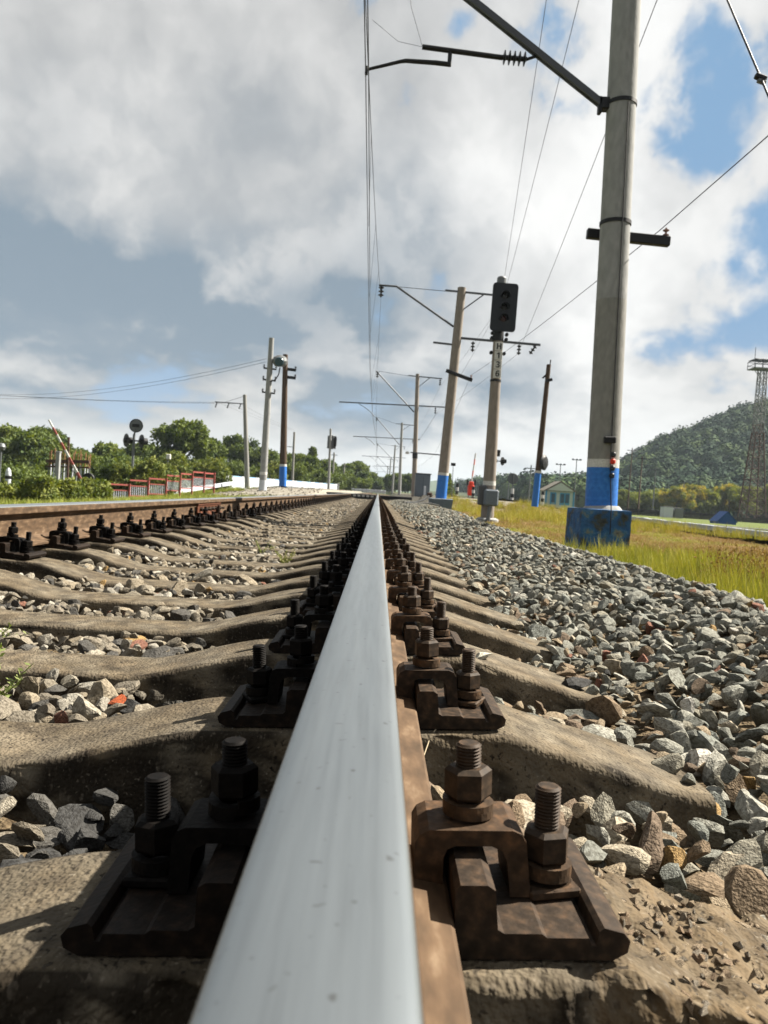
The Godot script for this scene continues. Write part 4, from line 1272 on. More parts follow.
func make_right_side() -> void:
	# the signal
	var t := thing("railway_signal", "railway signal with a big dark head on a concrete post", "signal", Vector3(3.10, -0.45, -22.0))
	var foot := Vector3(0, 0, 0)
	var top := Vector3(-0.04, 6.72, 0)
	pole_part("pole", t, foot, top, 0.185, 0.115, 0.0, 6.72, M.mast_tan)
	put("cap", lathe_mesh([Vector2(0.13, -0.1), Vector2(0.13, 0.06), Vector2(0.1, 0.1), Vector2(0, 0.1)], 14), M.galvanised, t, at(-0.04, 6.68, 0))
	var shape := PackedVector2Array()
	for k in 4:
		for j in 5:
			var a := PI / 2 * k + PI / 2 * j / 4.0
			shape.append(Vector2([0.26, -0.26, -0.26, 0.26][k], [0.57, 0.57, -0.57, -0.57][k]) + Vector2(cos(a), sin(a)) * 0.09)
	var b := MB.new()
	b.ext(shape, -0.02, 0.02)
	b.box(Vector3(0.34, 1.05, 0.16), 0.03, at(0, 0, -0.09))
	var tilt := Basis(Vector3.BACK, -0.012)
	var head := put("head", b.mesh(), M.signal_black, t, Transform3D(tilt, Vector3(0.05, 5.90, 0.20)))
	for k in 3:
		var y := 0.31 - 0.31 * k
		put("lens", lathe_mesh([Vector2(0.085, 0.0), Vector2(0.06, 0.02), Vector2(0, 0.028)], 18), M.lens_red if k == 2 else M.lens_dark, head, Transform3D(Basis(Vector3.RIGHT, PI / 2), Vector3(0, y, 0.022)))
		b = MB.new()
		for j in 12:                                    # hoods, open below
			var a0 := -0.35 + (PI + 0.7) * j / 12.0; var a1 := -0.35 + (PI + 0.7) * (j + 1) / 12.0
			var p0 := Vector3(cos(a0), sin(a0), 0) * 0.115; var p1 := Vector3(cos(a1), sin(a1), 0) * 0.115
			b.quad(p0, p1, p1 + Vector3(0, -0.02, 0.20), p0 + Vector3(0, -0.02, 0.20), p0)
			b.quad(p0 * 0.95, p1 * 0.95, p1 * 0.95 + Vector3(0, -0.02, 0.20), p0 * 0.95 + Vector3(0, -0.02, 0.20), -p0)
		put("hood", b.mesh(), M.signal_black, head, at(0, y, 0.021))
	for e in [[-0.2, 5.22, 0.05], [0.2, 5.2, 0.05], [-0.2, 5.08, 0.06], [0.19, 5.06, 0.05], [-0.2, 4.68, 0.05], [0.16, 4.67, 0.05]]:
		put("bracket_bolt", lathe_mesh([Vector2(0, e[2]), Vector2(e[2], e[2]), Vector2(e[2], -e[2]), Vector2(0, -e[2])], 8), M.dark_iron, t, Transform3D(Basis(Vector3.RIGHT, PI / 2), Vector3(e[0], e[1], 0)))
	put("clamp", tube_mesh([Vector3(-0.03, 5.0, 0), Vector3(-0.035, 5.3, 0)], 0.15, 14), M.dark_iron, t)
	for k in 4:                                         # the signal's number, one plate below the other
		b = MB.new()
		b.box(Vector3(0.215, 0.235, 0.02), 0.004)
		var plate := put("number_plate", b.mesh(), M.white_paint, t, Transform3D(Basis(Vector3.BACK, -0.01), Vector3(-0.015, 4.83 - 0.25 * k, 0.17)))
		lettering(["Н", "1", "3", "6"][k], 0.23, M.black, plate, at(0, 0, 0.013))
	pole_part("clamp", t, foot, top, 0.185, 0.115, 3.88, 3.94, M.dark_iron, 0.01)
	pole_part("white_band", t, foot, top, 0.185, 0.115, 1.0, 1.12, M.white_paint, 0.004)
	b = MB.new()
	b.box(Vector3(0.40, 0.46, 0.20), 0.05, at(0.03, 0.66, 0.27))
	b.box(Vector3(0.34, 0.40, 0.03), 0.012, at(0.03, 0.66, 0.38))
	put("junction_box", b.mesh(), M.cabinet, t)
	b = MB.new()
	b.box(Vector3(0.22, 0.55, 0.22), 0.03, at(-0.20, 0.72, 0.1))
	put("cable_box", b.mesh(), M.grey_iron, t)
	put("conduit", tube_mesh([Vector3(0.02, 0.45, 0.27), Vector3(0.0, 0.2, 0.3), Vector3(-0.05, -0.1, 0.32)], 0.06, 10), M.galvanised, t)
	put("footing", lathe_mesh([Vector2(0.34, -0.2), Vector2(0.32, 0.06), Vector2(0.24, 0.1), Vector2(0, 0.1)], 8), M.mast_concrete, t)
	# a dark wooden pole with a blue foot
	t = thing("wooden_pole", "dark wooden pole with a blue foot and a bell on its side", "pole", Vector3(7.99, -0.05, -40.0))
	foot = Vector3.ZERO
	top = Vector3(0.22, 7.2, 0)
	pole_part("pole", t, foot, top, 0.17, 0.11, 1.75, 7.2, M.wood_pole, 0.0, 14)
	pole_part("blue_band", t, foot, top, 0.17, 0.11, 0.0, 1.74, M.blue_paint, 0.003, 14)
	pole_part("white_band", t, foot, top, 0.17, 0.11, 1.70, 1.82, M.white_paint, 0.006, 14)
	put("bell", lathe_mesh([Vector2(0, -0.14), Vector2(0.22, -0.12), Vector2(0.38, -0.03), Vector2(0.40, 0.03), Vector2(0.3, 0.1), Vector2(0, 0.14)], 20), M.dark_iron, t, Transform3D(Basis(Vector3.UP, 0.9) * Basis(Vector3.RIGHT, PI / 2), Vector3(0.30, 2.25, 0.05)))
	put("spike", tube_mesh([Vector3(0.26, 6.6, 0), Vector3(0.30, 7.45, 0)], 0.03, 6), M.dark_iron, t)
	put("pole_bracket", bar_mesh(Vector3(0.10, 6.35, 0.1), Vector3(0.42, 6.45, 0.1), 0.12, 0.14), M.dark_iron, t)
	put("pole_bracket", bar_mesh(Vector3(-0.05, 6.5, 0.0), Vector3(0.2, 6.75, 0.0), 0.06, 0.08), M.dark_iron, t)
	# the round traffic sign seen from behind
	t = thing("road_sign", "round road sign seen from behind on a striped post", "road sign", Vector3(8.5, 0.0, -50.0))
	put("post", tube_mesh([Vector3.ZERO, Vector3(0, 1.9, 0)], 0.045, 8), M.galvanised, t)
	put("post_sleeve", tube_mesh([Vector3(0, 0.0, 0), Vector3(0, 0.95, 0)], 0.10, 10), M.white_paint, t)
	put("black_stripe", tube_mesh([Vector3(0.0, 0.38, 0), Vector3(0, 0.62, 0)], 0.104, 10), M.black, t)
	put("disc", lathe_mesh([Vector2(0, 0.012), Vector2(0.335, 0.012), Vector2(0.35, 0.0), Vector2(0.335, -0.012), Vector2(0, -0.012)], 28), M.galvanised, t, Transform3D(Basis(Vector3.RIGHT, PI / 2), Vector3(0, 1.58, -0.06)))
	# the big relay cabinet by the crossing
	t = thing("relay_cabinet", "grey relay cabinet standing between the first two masts past the crossing", "cabinet", Vector3(2.95, 0.05, -53.0))
	b = MB.new()
	b.box(Vector3(1.0, 1.52, 0.8), 0.02, at(0, 0.76, 0))
	put("body", b.mesh(), M.cabinet, t)
	for s in [-1.0, 1.0]:
		b = MB.new()
		b.box(Vector3(0.46, 1.38, 0.03), 0.01, at(0.24 * s, 0.76, 0.412))
		put("door", b.mesh(), M.cabinet, t)
	b = MB.new()
	b.box(Vector3(1.1, 0.06, 0.9), 0.015, at(0, 1.55, 0))
	put("lid", b.mesh(), M.grey_iron, t)
	b = MB.new()
	b.box(Vector3(0.12, 0.75, 0.12), 0.01, at(0.05, 0.37, 1.0))
	tag(put("marker_stone", b.mesh(), M.lime_wash, null, at(2.98, 0.02, -52.4)), "white concrete marker stone in front of the relay cabinet", "marker")
	# barrier on the far side of the crossing
	t = thing("crossing_barrier", "red crossing barrier with its pale boom raised", "barrier", Vector3(6.45, 0.1, -55.0))
	b = MB.new()
	b.box(Vector3(0.42, 0.75, 0.42), 0.05, at(0, 0.62, 0))
	b.box(Vector3(0.30, 0.3, 0.36), 0.04, at(0, 1.08, 0))
	put("drive_housing", b.mesh(), M.red_orange, t)
	for s in [-1.0, 1.0]:
		put("leg", bar_mesh(Vector3(0.14 * s, 0, 0), Vector3(0.14 * s, 0.3, 0), 0.1, 0.1), M.lime_wash, t)
		put("counterweight", bar_mesh(Vector3(0.26 * s, 0.95, 0), Vector3(0.26 * s, 1.35, 0), 0.1, 0.12), M.dark_iron, t)
	for k in 5:
		put("boom_section", tube_mesh([Vector3(0.02 + 0.03 * k, 1.2 + 0.4 * k, 0), Vector3(0.05 + 0.03 * k, 1.6 + 0.4 * k, 0)], 0.05, 8), M.white_paint if k % 2 == 0 else M.faded_red, t)
	t = crossing_light("dark crossing light half hidden behind the railway signal", Vector3(7.18, 0.08, -49.0), 2.75, [-0.15, 0.42], 0.9)
	put("upper_hood", lathe_mesh([Vector2(0, -0.2), Vector2(0.14, -0.2), Vector2(0.16, 0.2), Vector2(0, 0.2)], 12), M.black, t, at(0.1, 2.98, 0))
	t = thing("small_sign_board", "small dark board on a thin post behind the leaning mast", "sign", Vector3(5.35, 0.1, -57.0))
	put("post", tube_mesh([Vector3.ZERO, Vector3(-0.05, 2.5, 0)], 0.025, 6), M.galvanised, t)
	b = MB.new()
	b.box(Vector3(0.34, 0.22, 0.04), 0.01, at(-0.05, 2.42, 0.03))
	put("board", b.mesh(), M.dark_iron, t)
	striped_post("black and white post left of the red barrier", Vector3(5.05, 0.1, -50.5), 0.95)
	striped_post("black and white post right of the wooden pole", Vector3(9.4, 0.02, -45.0), 0.8)
	striped_post("black and white post between the house and the tall mast", Vector3(12.0, -0.15, -44.0), 0.75)
	striped_post("short black and white post just left of the signal's foot", Vector3(6.0, 0.1, -49.8), 0.8)
	# the little house
	t = thing("small_house", "small pale house with blue window surrounds beyond the crossing", "house", Vector3(20.4, -0.35, -90.0))
	b = MB.new()
	b.box(Vector3(3.2, 2.0, 3.0), 0.02, at(0, 1.0, 0))
	put("wall", b.mesh(), M.house_wall, t)
	b = MB.new()
	b.ext(PackedVector2Array([Vector2(-1.9, 1.95), Vector2(1.9, 1.95), Vector2(0.0, 3.1)]), -1.75, 1.75)
	put("roof", b.mesh(), M.roof, t)
	b = MB.new()
	b.ext(PackedVector2Array([Vector2(-1.5, 2.0), Vector2(1.5, 2.0), Vector2(0.0, 2.9)]), 1.5, 1.77)
	put("gable", b.mesh(), M.house_wall, t)
	for x in [-0.75, 0.55]:
		b = MB.new()
		b.box(Vector3(1.1 if x > 0 else 0.7, 1.35, 0.06), 0.01, at(x, 1.1, 1.52))
		var w := put("window", b.mesh(), M.house_blue, t)
		for s in ([-0.27, 0.27] if x > 0 else [0.0]):
			b = MB.new()
			b.box(Vector3(0.4, 1.0, 0.02), 0.0, at(x + s, 1.15, 1.56))
			put("pane", b.mesh(), M.window_dark, w)
	for s in [-1.55, 1.55]:
		put("corner_board", bar_mesh(Vector3(s, 0, 1.52), Vector3(s, 2.0, 1.52), 0.16, 0.16), M.house_blue, t)
	# yard lamps, thin poles
	for e in [[34.3, -150.0, 8.3, "thin yard lamp mast above the small house"], [37.3, -150.0, 9.4, "thin yard lamp mast just left of the tall mast"], [28.0, -170.0, 6.5, "short yard lamp mast left of the wooden pole"]]:
		t = thing("lamp_mast", e[3], "lamp mast", Vector3(e[0], -0.7, e[1]), "lamp masts in the yard")
		put("pole", tube_mesh([Vector3.ZERO, Vector3(0, e[2], 0)], [0.14, 0.07], 8), M.galvanised, t)
		put("arm", bar_mesh(Vector3(-0.9, e[2], 0), Vector3(0.9, e[2], 0), 0.08, 0.08), M.galvanised, t)
		for s in [-0.7, 0.0, 0.7]:
			put("floodlight", bar_mesh(Vector3(s - 0.2, e[2] + 0.1, 0), Vector3(s + 0.2, e[2] + 0.1, 0), 0.3, 0.25), M.grey_iron, t)
	for e in [[47.6, -150.0, 12.6, 0], [49.6, -150.0, 9.5, 1], [51.3, -155.0, 11.5, 2], [57.6, -165.0, 10.0, 3], [68.0, -176.0, 8.0, 4], [22.5, -118.0, 6.6, 5]]:
		var label: String = ["tallest thin pole before the hill, just right of the mast", "short thin pole before the hill beside a taller one", "slender pole before the hill with a pair of crossarms", "thin bare pole among the yellowing trees", "pale thin pole left of the lattice tower", "faint thin pole behind the round road sign"][e[3]]
		t = thing("thin_pole", label, "pole", Vector3(e[0], -0.9, e[1]), "thin poles in the yard")
		put("pole", tube_mesh([Vector3.ZERO, Vector3(0.1, e[2], 0)], [0.16, 0.09], 7), M.wood_pole if e[3] < 3 else M.galvanised, t)
		put("crossarm", bar_mesh(Vector3(-0.8, e[2] - 0.5, 0), Vector3(0.9, e[2] - 0.5, 0), 0.1, 0.12), M.dark_iron, t)
	# the lattice tower
	t = thing("floodlight_tower", "tall rusty lattice floodlight tower with a platform on top", "tower", Vector3(66.6, -0.95, -140.0))
	var hw := func(y: float) -> float: return lerpf(1.75, 0.72, clampf(y / 16.0, 0, 1)) if y < 16.0 else lerpf(0.72, 0.55, (y - 16.0) / 11.0)
	for c in [[-1, -1], [1, -1], [1, 1], [-1, 1]]:
		var low := []
		for y in [0.0, 8.0, 16.0]: low.append(Vector3(c[0] * hw.call(y), y, c[1] * hw.call(y)))
		put("leg", tube_mesh(low, 0.13, 6), M.rusty_lattice, t)
		put("upper_leg", tube_mesh([Vector3(c[0] * 0.72, 16, c[1] * 0.72), Vector3(c[0] * 0.55, 27.2, c[1] * 0.55)], 0.09, 6), M.grey_lattice, t)
	for k in 14:
		var y0 := 27.0 * k / 14.0
		var y1 := 27.0 * (k + 1) / 14.0
		var h0: float = hw.call(y0)
		var h1: float = hw.call(y1)
		b = MB.new()
		for q in 4:
			var turn := Transform3D(Basis(Vector3.UP, PI / 2 * q), Vector3.ZERO)
			b.xf = turn
			b.tube([Vector3(-h0, y0, h0), Vector3(h1, y1, h1)], 0.055, 4)
			b.tube([Vector3(h0, y0, h0), Vector3(-h1, y1, h1)], 0.055, 4)
			b.tube([Vector3(-h1, y1, h1), Vector3(h1, y1, h1)], 0.055, 4)
		put("bracing", b.mesh(), M.rusty_lattice if k < 9 else M.grey_lattice, t)
	b = MB.new()
	b.box(Vector3(4.2, 0.16, 3.0), 0.02, at(0, 27.2, 0))
	put("platform", b.mesh(), M.grey_lattice, t)
	b = MB.new()
	for y in [27.8, 28.5]:
		for s in [-1.0, 1.0]:
			b.box(Vector3(4.2, 0.08, 0.08), 0.0, at(0, y, 1.46 * s))
			b.box(Vector3(0.08, 0.08, 2.84), 0.0, at(2.06 * s, y, 0))
	for x in [-2.06, -0.7, 0.7, 2.06]:
		for s in [-1.0, 1.0]: b.box(Vector3(0.08, 1.16, 0.08), 0.0, at(x, 27.86, 1.375 * s))
	put("railing", b.mesh(), M.dark_iron, t)
	for s in [-1.5, -0.5, 0.5, 1.5]:
		b = MB.new()
		b.box(Vector3(0.6, 0.6, 0.35), 0.04, at(s, 28.35, 1.75))
		put("floodlight", b.mesh(), M.grey_iron, t)
	b = MB.new()
	b.box(Vector3(4.0, 0.12, 2.6), 0.02, at(0, 28.75, 0))
	put("canopy", b.mesh(), M.dark_iron, t)
	put("lightning_rod", tube_mesh([Vector3(-1.5, 28.6, 0), Vector3(-1.5, 31.0, 0)], 0.05, 5), M.dark_iron, t)
	for s in [-1.0, 1.0]:
		put("strut", tube_mesh([Vector3(0.6 * s, 25.6, 0.6), Vector3(1.9 * s, 27.1, 0.6)], 0.06, 5), M.grey_lattice, t)
	# small yard buildings
	t = thing("gabled_booth", "blue gabled booth beside the lattice tower", "booth", Vector3(35.2, -1.05, -80.0))
	b = MB.new()
	b.ext(PackedVector2Array([Vector2(-0.95, 0), Vector2(0.95, 0), Vector2(0.95, 0.55), Vector2(0.0, 1.5), Vector2(-0.95, 0.55)]), -0.9, 0.9)
	put("wall", b.mesh(), M.tarp_blue, t)
	for s in [-1.0, 1.0]: put("roof", bar_mesh(Vector3(1.05 * s, 0.48, 0), Vector3(0, 1.54, 0), 1.95, 0.04), M.tarp_blue, t)
	for e in [[40.4, 1.35, 1.45, "pale concrete box, left one of a pair in the yard"], [41.9, 1.15, 1.35, "pale concrete box, right one of a pair in the yard"]]:
		t = thing("equipment_box", e[3], "shed", Vector3(e[0], -0.75, -110.0), "pale boxes in the yard")
		b = MB.new()
		b.box(Vector3(e[1], e[2], 1.3), 0.03, at(0, e[2] / 2, 0))
		put("wall", b.mesh(), M.lime_wash if e[0] < 41 else M.galvanised, t)
		b = MB.new()
		b.box(Vector3(e[1] + 0.12, 0.08, 1.42), 0.02, at(0, e[2] + 0.04, 0))
		put("roof", b.mesh(), M.galvanised, t)
	t = thing("timber_stack", "long low dark stack of old sleepers in the yard", "timber stack", Vector3(56.0, -0.9, -130.0))
	for j in 4:
		for k in 12:
			b = MB.new()
			b.box(Vector3(2.32, 0.25, 1.2), 0.02, at(-13.8 + 2.42 * k + rng.randf_range(-0.1, 0.1), 0.13 + 0.27 * j, rng.randf_range(-0.1, 0.1)))
			if j < 3 or rng.randf() < 0.75: put("beam", b.mesh(), M.old_timber, t)
	for e in [[33.0, -118.0, "small dark shed at the left end of the yard"], [36.6, -124.0, "small black shed beside the pale boxes"]]:
		t = thing("yard_shed", e[2], "shed", Vector3(e[0], -0.8, e[1]), "dark sheds in the yard")
		b = MB.new()
		b.box(Vector3(1.9, 1.0, 1.4), 0.02, at(0, 0.5, 0))
		put("wall", b.mesh(), M.old_timber, t)
		put("roof", bar_mesh(Vector3(-1.05, 1.02, 0), Vector3(1.05, 1.12, 0), 1.6, 0.07), M.dark_iron, t)
	# the path with its white kerb
	struct("path", grid_mesh([-1.9, 0.0], steps([0.0, 2.0, 74.0]), func(x, D): return 0.0), M.asphalt, "dark gravel path across the grass field").transform = Transform3D()
	var path := get_node("path") as MeshInstance3D
	path.mesh = grid_mesh([0.0, 0.5, 1.0], steps([12.0, 2.0, 90.0]), func(u, D): return land_y(10.7 + 0.118 * (D - 12.0) - 2.6 * u, D) + 0.05)
	var arr := path.mesh.surface_get_arrays(0)
	var pv: PackedVector3Array = arr[Mesh.ARRAY_VERTEX]
	for i in pv.size(): pv[i].x = 10.7 + 0.118 * (-pv[i].z - 12.0) - 2.6 * pv[i].x
	arr[Mesh.ARRAY_VERTEX] = pv
	var pm := ArrayMesh.new()
	pm.add_surface_from_arrays(Mesh.PRIMITIVE_TRIANGLES, arr)
	path.mesh = pm
	t = thing("kerb", "long white kerb of concrete blocks edging the path", "kerb")
	for k in 36:
		var D0 := 16.0 + 2.0 * k
		var p0 := Vector3(10.8 + 0.118 * (D0 - 12.0), -0.405 + rng.randf_range(-0.02, 0.02), -D0)
		var D1 := D0 + 1.97
		var p1 := Vector3(10.8 + 0.118 * (D1 - 12.0), -0.405 + rng.randf_range(-0.02, 0.02), -D1)
		put("kerb_block", bar_mesh(p0 - Vector3(0, 0.1, 0), p1 - Vector3(0, 0.1, 0), 0.22, 0.42, 0.02), M.lime_wash, t)

# ---------------------------------------------------------------- what stands to the left
func make_left_side() -> void:
	var b := MB.new()
	# the leaning pole with a round lamp
	var t := thing("concrete_pole", "leaning concrete pole with a round lamp, left of the track", "pole", Vector3(-5.53, -0.35, -38.0))
	var foot := Vector3.ZERO
	var top := Vector3(0.0, 7.55, 0)
	pole_part("pole", t, foot, top, 0.19, 0.12, 0.0, 7.55, M.mast_concrete, 0.0, 16)
	pole_part("white_band", t, foot, top, 0.19, 0.12, 1.0, 1.14, M.white_paint, 0.004, 16)
	pole_part("sleeve", t, foot, top, 0.19, 0.12, 0.1, 0.75, M.lime_wash, 0.002, 16)
	put("lamp_arm", tube_mesh([Vector3(0.05, 5.45, 0.1), Vector3(0.30, 5.55, 0.12), Vector3(0.45, 5.8, 0.12), Vector3(0.50, 6.15, 0.12)], 0.03, 8), M.dark_iron, t)
	var lamp := put("round_lamp", lathe_mesh([Vector2(0, -0.25), Vector2(0.22, -0.24), Vector2(0.33, -0.12), Vector2(0.36, 0.05), Vector2(0.30, 0.2), Vector2(0.12, 0.28), Vector2(0, 0.3)], 18), M.galvanised, t, Transform3D(Basis(Vector3.RIGHT, 0.25), Vector3(0.48, 6.45, 0.12)))
	put("lamp_glass", lathe_mesh([Vector2(0.0, 0.06), Vector2(0.2, 0.04), Vector2(0.22, 0.0), Vector2(0, 0.0)], 16), M.window_dark, lamp, Transform3D(Basis(Vector3.RIGHT, PI / 2), Vector3(0, 0.0, 0.3)))
	for y in [6.1, 5.55, 4.95]:
		put("pole_bracket", bar_mesh(Vector3(-0.3, y, 0.0), Vector3(0.32, y - 0.03, 0.0), 0.06, 0.07), M.dark_iron, t)
		for s in [-0.28, 0.3]: put("insulator", insulator_mesh(0.16, 0.06, 2), M.dark_glaze, t, at(s, y + 0.02, 0))
	# the brown pole with a blue foot
	t = thing("wooden_pole", "brown wooden pole with a blue foot beside the lamp pole", "pole", Vector3(-6.02, 0.05, -50.0))
	top = Vector3(-0.33, 8.4, 0)
	pole_part("pole", t, foot, top, 0.24, 0.15, 1.40, 8.4, M.wood_pole, 0.0, 14)
	pole_part("blue_band", t, foot, top, 0.24, 0.15, 0.0, 1.38, M.blue_paint, 0.003, 14)
	pole_part("white_band", t, foot, top, 0.24, 0.15, 1.36, 1.50, M.white_paint, 0.006, 14)
	for y in [7.5, 7.0]:
		put("pole_bracket", bar_mesh(Vector3(-0.3, y, 0.0), Vector3(0.4, y - 0.04, 0.0), 0.1, 0.18), M.dark_iron, t)
		put("insulator", insulator_mesh(0.2, 0.09, 2), M.dark_glaze, t, at(0.36, y, 0))
	# the pole with three insulators
	t = thing("wooden_pole", "thin grey pole with three insulators on a long arm to its left", "pole", Vector3(-11.55, -0.2, -70.0))
	top = Vector3(-0.72, 8.2, 0)
	pole_part("pole", t, foot, top, 0.24, 0.16, 0.0, 8.2, M.mast_damp, 0.0, 12)
	put("crossarm", bar_mesh(Vector3(-3.3, 7.42, 0), Vector3(-0.5, 7.40, 0), 0.06, 0.07), M.dark_iron, t)
	for e in 3: put("insulator", insulator_mesh(0.5, 0.09, 3), M.dark_glaze, t, along(Vector3(-3.1 + 1.05 * e, 7.4, 0), Vector3(-3.25 + 1.05 * e, 6.9, 0)))
	put("stay", tube_mesh([Vector3(-0.7, 8.1, 0), Vector3(-2.4, 7.45, 0)], 0.015, 5), M.dark_iron, t)
	t = thing("wooden_pole", "far thin pole between the blue-footed pole and the left signal", "pole", Vector3(-9.8, 0.1, -90.0))
	pole_part("pole", t, foot, Vector3(-0.1, 6.3, 0), 0.17, 0.12, 0.0, 6.3, M.mast_damp, 0.0, 10)
	put("crossarm", bar_mesh(Vector3(-1.2, 4.6, 0), Vector3(0, 4.6, 0), 0.05, 0.06), M.dark_iron, t)
	for e in [[-5.8, -130.0, 4.4], [-7.0, -120.0, 5.6]]:
		t = thing("wooden_pole", "very far thin pole before the trees, %s" % ["nearer the track", "farther from the track"][0 if e[0] > -6 else 1], "pole", Vector3(e[0], 0.2, e[1]))
		pole_part("pole", t, foot, Vector3(0, e[2], 0), 0.16, 0.12, 0.0, e[2], M.mast_damp, 0.0, 8)
		put("crossarm", bar_mesh(Vector3(-0.5, e[2] - 0.4, 0), Vector3(0.5, e[2] - 0.4, 0), 0.06, 0.08), M.dark_iron, t)
	# the signal on the left
	t = thing("railway_signal", "small railway signal seen from behind before the white wall", "signal", Vector3(-3.75, 0.05, -60.0))
	pole_part("pole", t, foot, Vector3(-0.12, 4.7, 0), 0.11, 0.08, 0.0, 4.7, M.mast_concrete, 0.0, 12)
	b = MB.new()
	b.box(Vector3(0.34, 1.05, 0.22), 0.04, at(0.0, 3.7, -0.2))
	b.box(Vector3(0.66, 0.98, 0.03), 0.01, at(0.0, 3.7, -0.33))
	put("head", b.mesh(), M.galvanised, t)
	for k in 3: put("hood", lathe_mesh([Vector2(0.12, 0.0), Vector2(0.12, 0.3), Vector2(0.11, 0.3), Vector2(0.11, 0.0)], 12), M.black, t, Transform3D(Basis(Vector3.RIGHT, -PI / 2), Vector3(0.18, 4.02 - 0.32 * k, -0.34)))
	b = MB.new()
	b.box(Vector3(0.16, 0.7, 0.5), 0.02, at(0.30, 3.75, -0.15))
	put("lamp_case", b.mesh(), M.dark_iron, t)
	# the white wall, panel by panel
	t = thing("white_wall", "long low whitewashed panel wall with a pale blue top", "wall")
	var w0 := Vector3(-13.6, -0.35, -66.0)
	var w1 := Vector3(-5.75, -0.2, -110.0)
	for k in 22:
		var p0 := w0.lerp(w1, k / 22.0)
		var p1 := w0.lerp(w1, (k + 0.97) / 22.0)
		var up := Vector3(0, 0.52, 0)
		put("panel", bar_mesh(p0 + up, p1 + up, 0.08, 1.04, 0.01), M.lime_wash, t)
		put("blue_cap", bar_mesh(p0 + Vector3(0, 1.09, 0), p1 + Vector3(0, 1.09, 0), 0.12, 0.1, 0.01), M.pale_blue if k % 2 == 0 else M.lime_wash, t)
	b = MB.new()
	b.box(Vector3(0.35, 1.3, 0.35), 0.02, at(w1.x + 0.1, w1.y + 0.62, w1.z - 0.2))
	put("end_post", b.mesh(), M.mast_concrete, t)
	t = thing("white_wall", "far white wall beyond the level crossing", "wall")
	for k in 9: put("panel", bar_mesh(Vector3(-4.9 + 0.7 * k, 0.32, -142.0), Vector3(-4.25 + 0.7 * k, 0.32, -142.0), 0.1, 0.6, 0.02), M.lime_wash, t)
	# the red railing beside the ramp
	t = thing("red_railing", "red railing with white bars stepping up beside the footpath", "railing")
	var posts := [[-15.6, -1.6, 46.0], [-14.7, -1.35, 47.0], [-13.88, -1.05, 48.0], [-13.07, -0.88, 49.0], [-12.47, -0.62, 50.0], [-11.95, -0.45, 51.0], [-11.41, -0.28, 52.0], [-10.96, -0.30, 53.0]]
	for i in posts.size():
		var p: Array = [posts[i][0] * 0.66, 0.157 + (posts[i][1] - 0.157) * 0.66, posts[i][2] * 0.66]
		var P := Vector3(p[0], p[1], -p[2])
		put("post", bar_mesh(P - Vector3(0, 0.2, 0), P + Vector3(0, 0.72, 0), 0.06, 0.06), M.red_paint, t)
		if i == 0: continue
		var Q := Vector3(posts[i - 1][0] * 0.66, p[1] - 0.08, -posts[i - 1][2] * 0.66)
		var R := P + Vector3(-0.04, -0.08, 0)
		for e in [[0.74, 0.06], [0.52, 0.04], [0.13, 0.04]]:
			put("rail_bar", bar_mesh(Q + Vector3(0, e[0], 0), R + Vector3(0, e[0], 0), 0.04, e[1]), M.red_paint, t)
		b = MB.new()
		for k in 9:
			var f := (k + 0.5) / 9.0
			var s := Q.lerp(R, f)
			b.box(Vector3(0.025, 0.38, 0.025), 0.0, at(s.x, s.y + 0.32, s.z))
		put("bars", b.mesh(), M.lime_wash, t)
	# white edging of the footpath
	t = thing("kerb", "white kerb along the grassy edge of the footpath on the left", "kerb")
	var k0 := Vector3(-10.2, -0.50, -39.0)
	var k1 := Vector3(-9.6, 0.14, -52.0)
	for k in 8: put("kerb_block", bar_mesh(k0.lerp(k1, k / 8.0), k0.lerp(k1, (k + 0.98) / 8.0), 0.3, 0.2, 0.02), M.lime_wash, t)
	# the barrier on the left with its boom up
	t = thing("crossing_barrier", "red and white barrier boom slanting up over the bushes", "barrier", Vector3(-11.9, -1.0, -32.0))
	var s0 := Vector3(0.1, 0.6, 0)
	var s1 := Vector3(-1.50, 3.23, 0)
	for k in 9: put("boom_section", bar_mesh(s0.lerp(s1, k / 9.0), s0.lerp(s1, (k + 1) / 9.0), 0.05, 0.11 - 0.006 * k), M.red_paint if k % 2 else M.white_paint, t)
	b = MB.new()
	b.box(Vector3(0.5, 0.75, 0.45), 0.06, at(0.15, 0.5, 0))
	put("drive_housing", b.mesh(), M.galvanised, t)
	put("counterweight", lathe_mesh([Vector2(0, 0.07), Vector2(0.24, 0.07), Vector2(0.26, 0), Vector2(0.24, -0.07), Vector2(0, -0.07)], 20), M.dark_iron, t, Transform3D(Basis(Vector3.RIGHT, PI / 2), Vector3(0.25, 0.95, 0.1)))
	put("post", tube_mesh([Vector3(-0.72, 0, -0.3), Vector3(-0.78, 2.6, -0.3)], 0.05, 8), M.rusty_lattice, t)
	# rows of rusty rods beside the concrete column
	t = thing("rod_fence", "fence of upright rusty rods tied with a rusty beam", "fence", Vector3(-14.05, -0.8, -36.0))
	for k in 17:
		var p0 := Vector3(-0.92 + 0.115 * k, 0, rng.randf_range(-0.08, 0.08))
		var p1 := p0 + Vector3(rng.randf_range(-0.05, 0.05), rng.randf_range(1.75, 2.1), 0)
		var rod := put("rod", tube_mesh([p0.lerp(p1, 0.66), p1], 0.024, 5), M.rust_rod, t)
		put("painted_foot", tube_mesh([p0, p0.lerp(p1, 0.66)], 0.03, 5), M.lime_wash if k % 4 else M.galvanised, rod)
	put("beam", bar_mesh(Vector3(-1.0, 1.42, 0.12), Vector3(0.95, 1.50, 0.12), 0.1, 0.14), M.rusty_lattice, t)
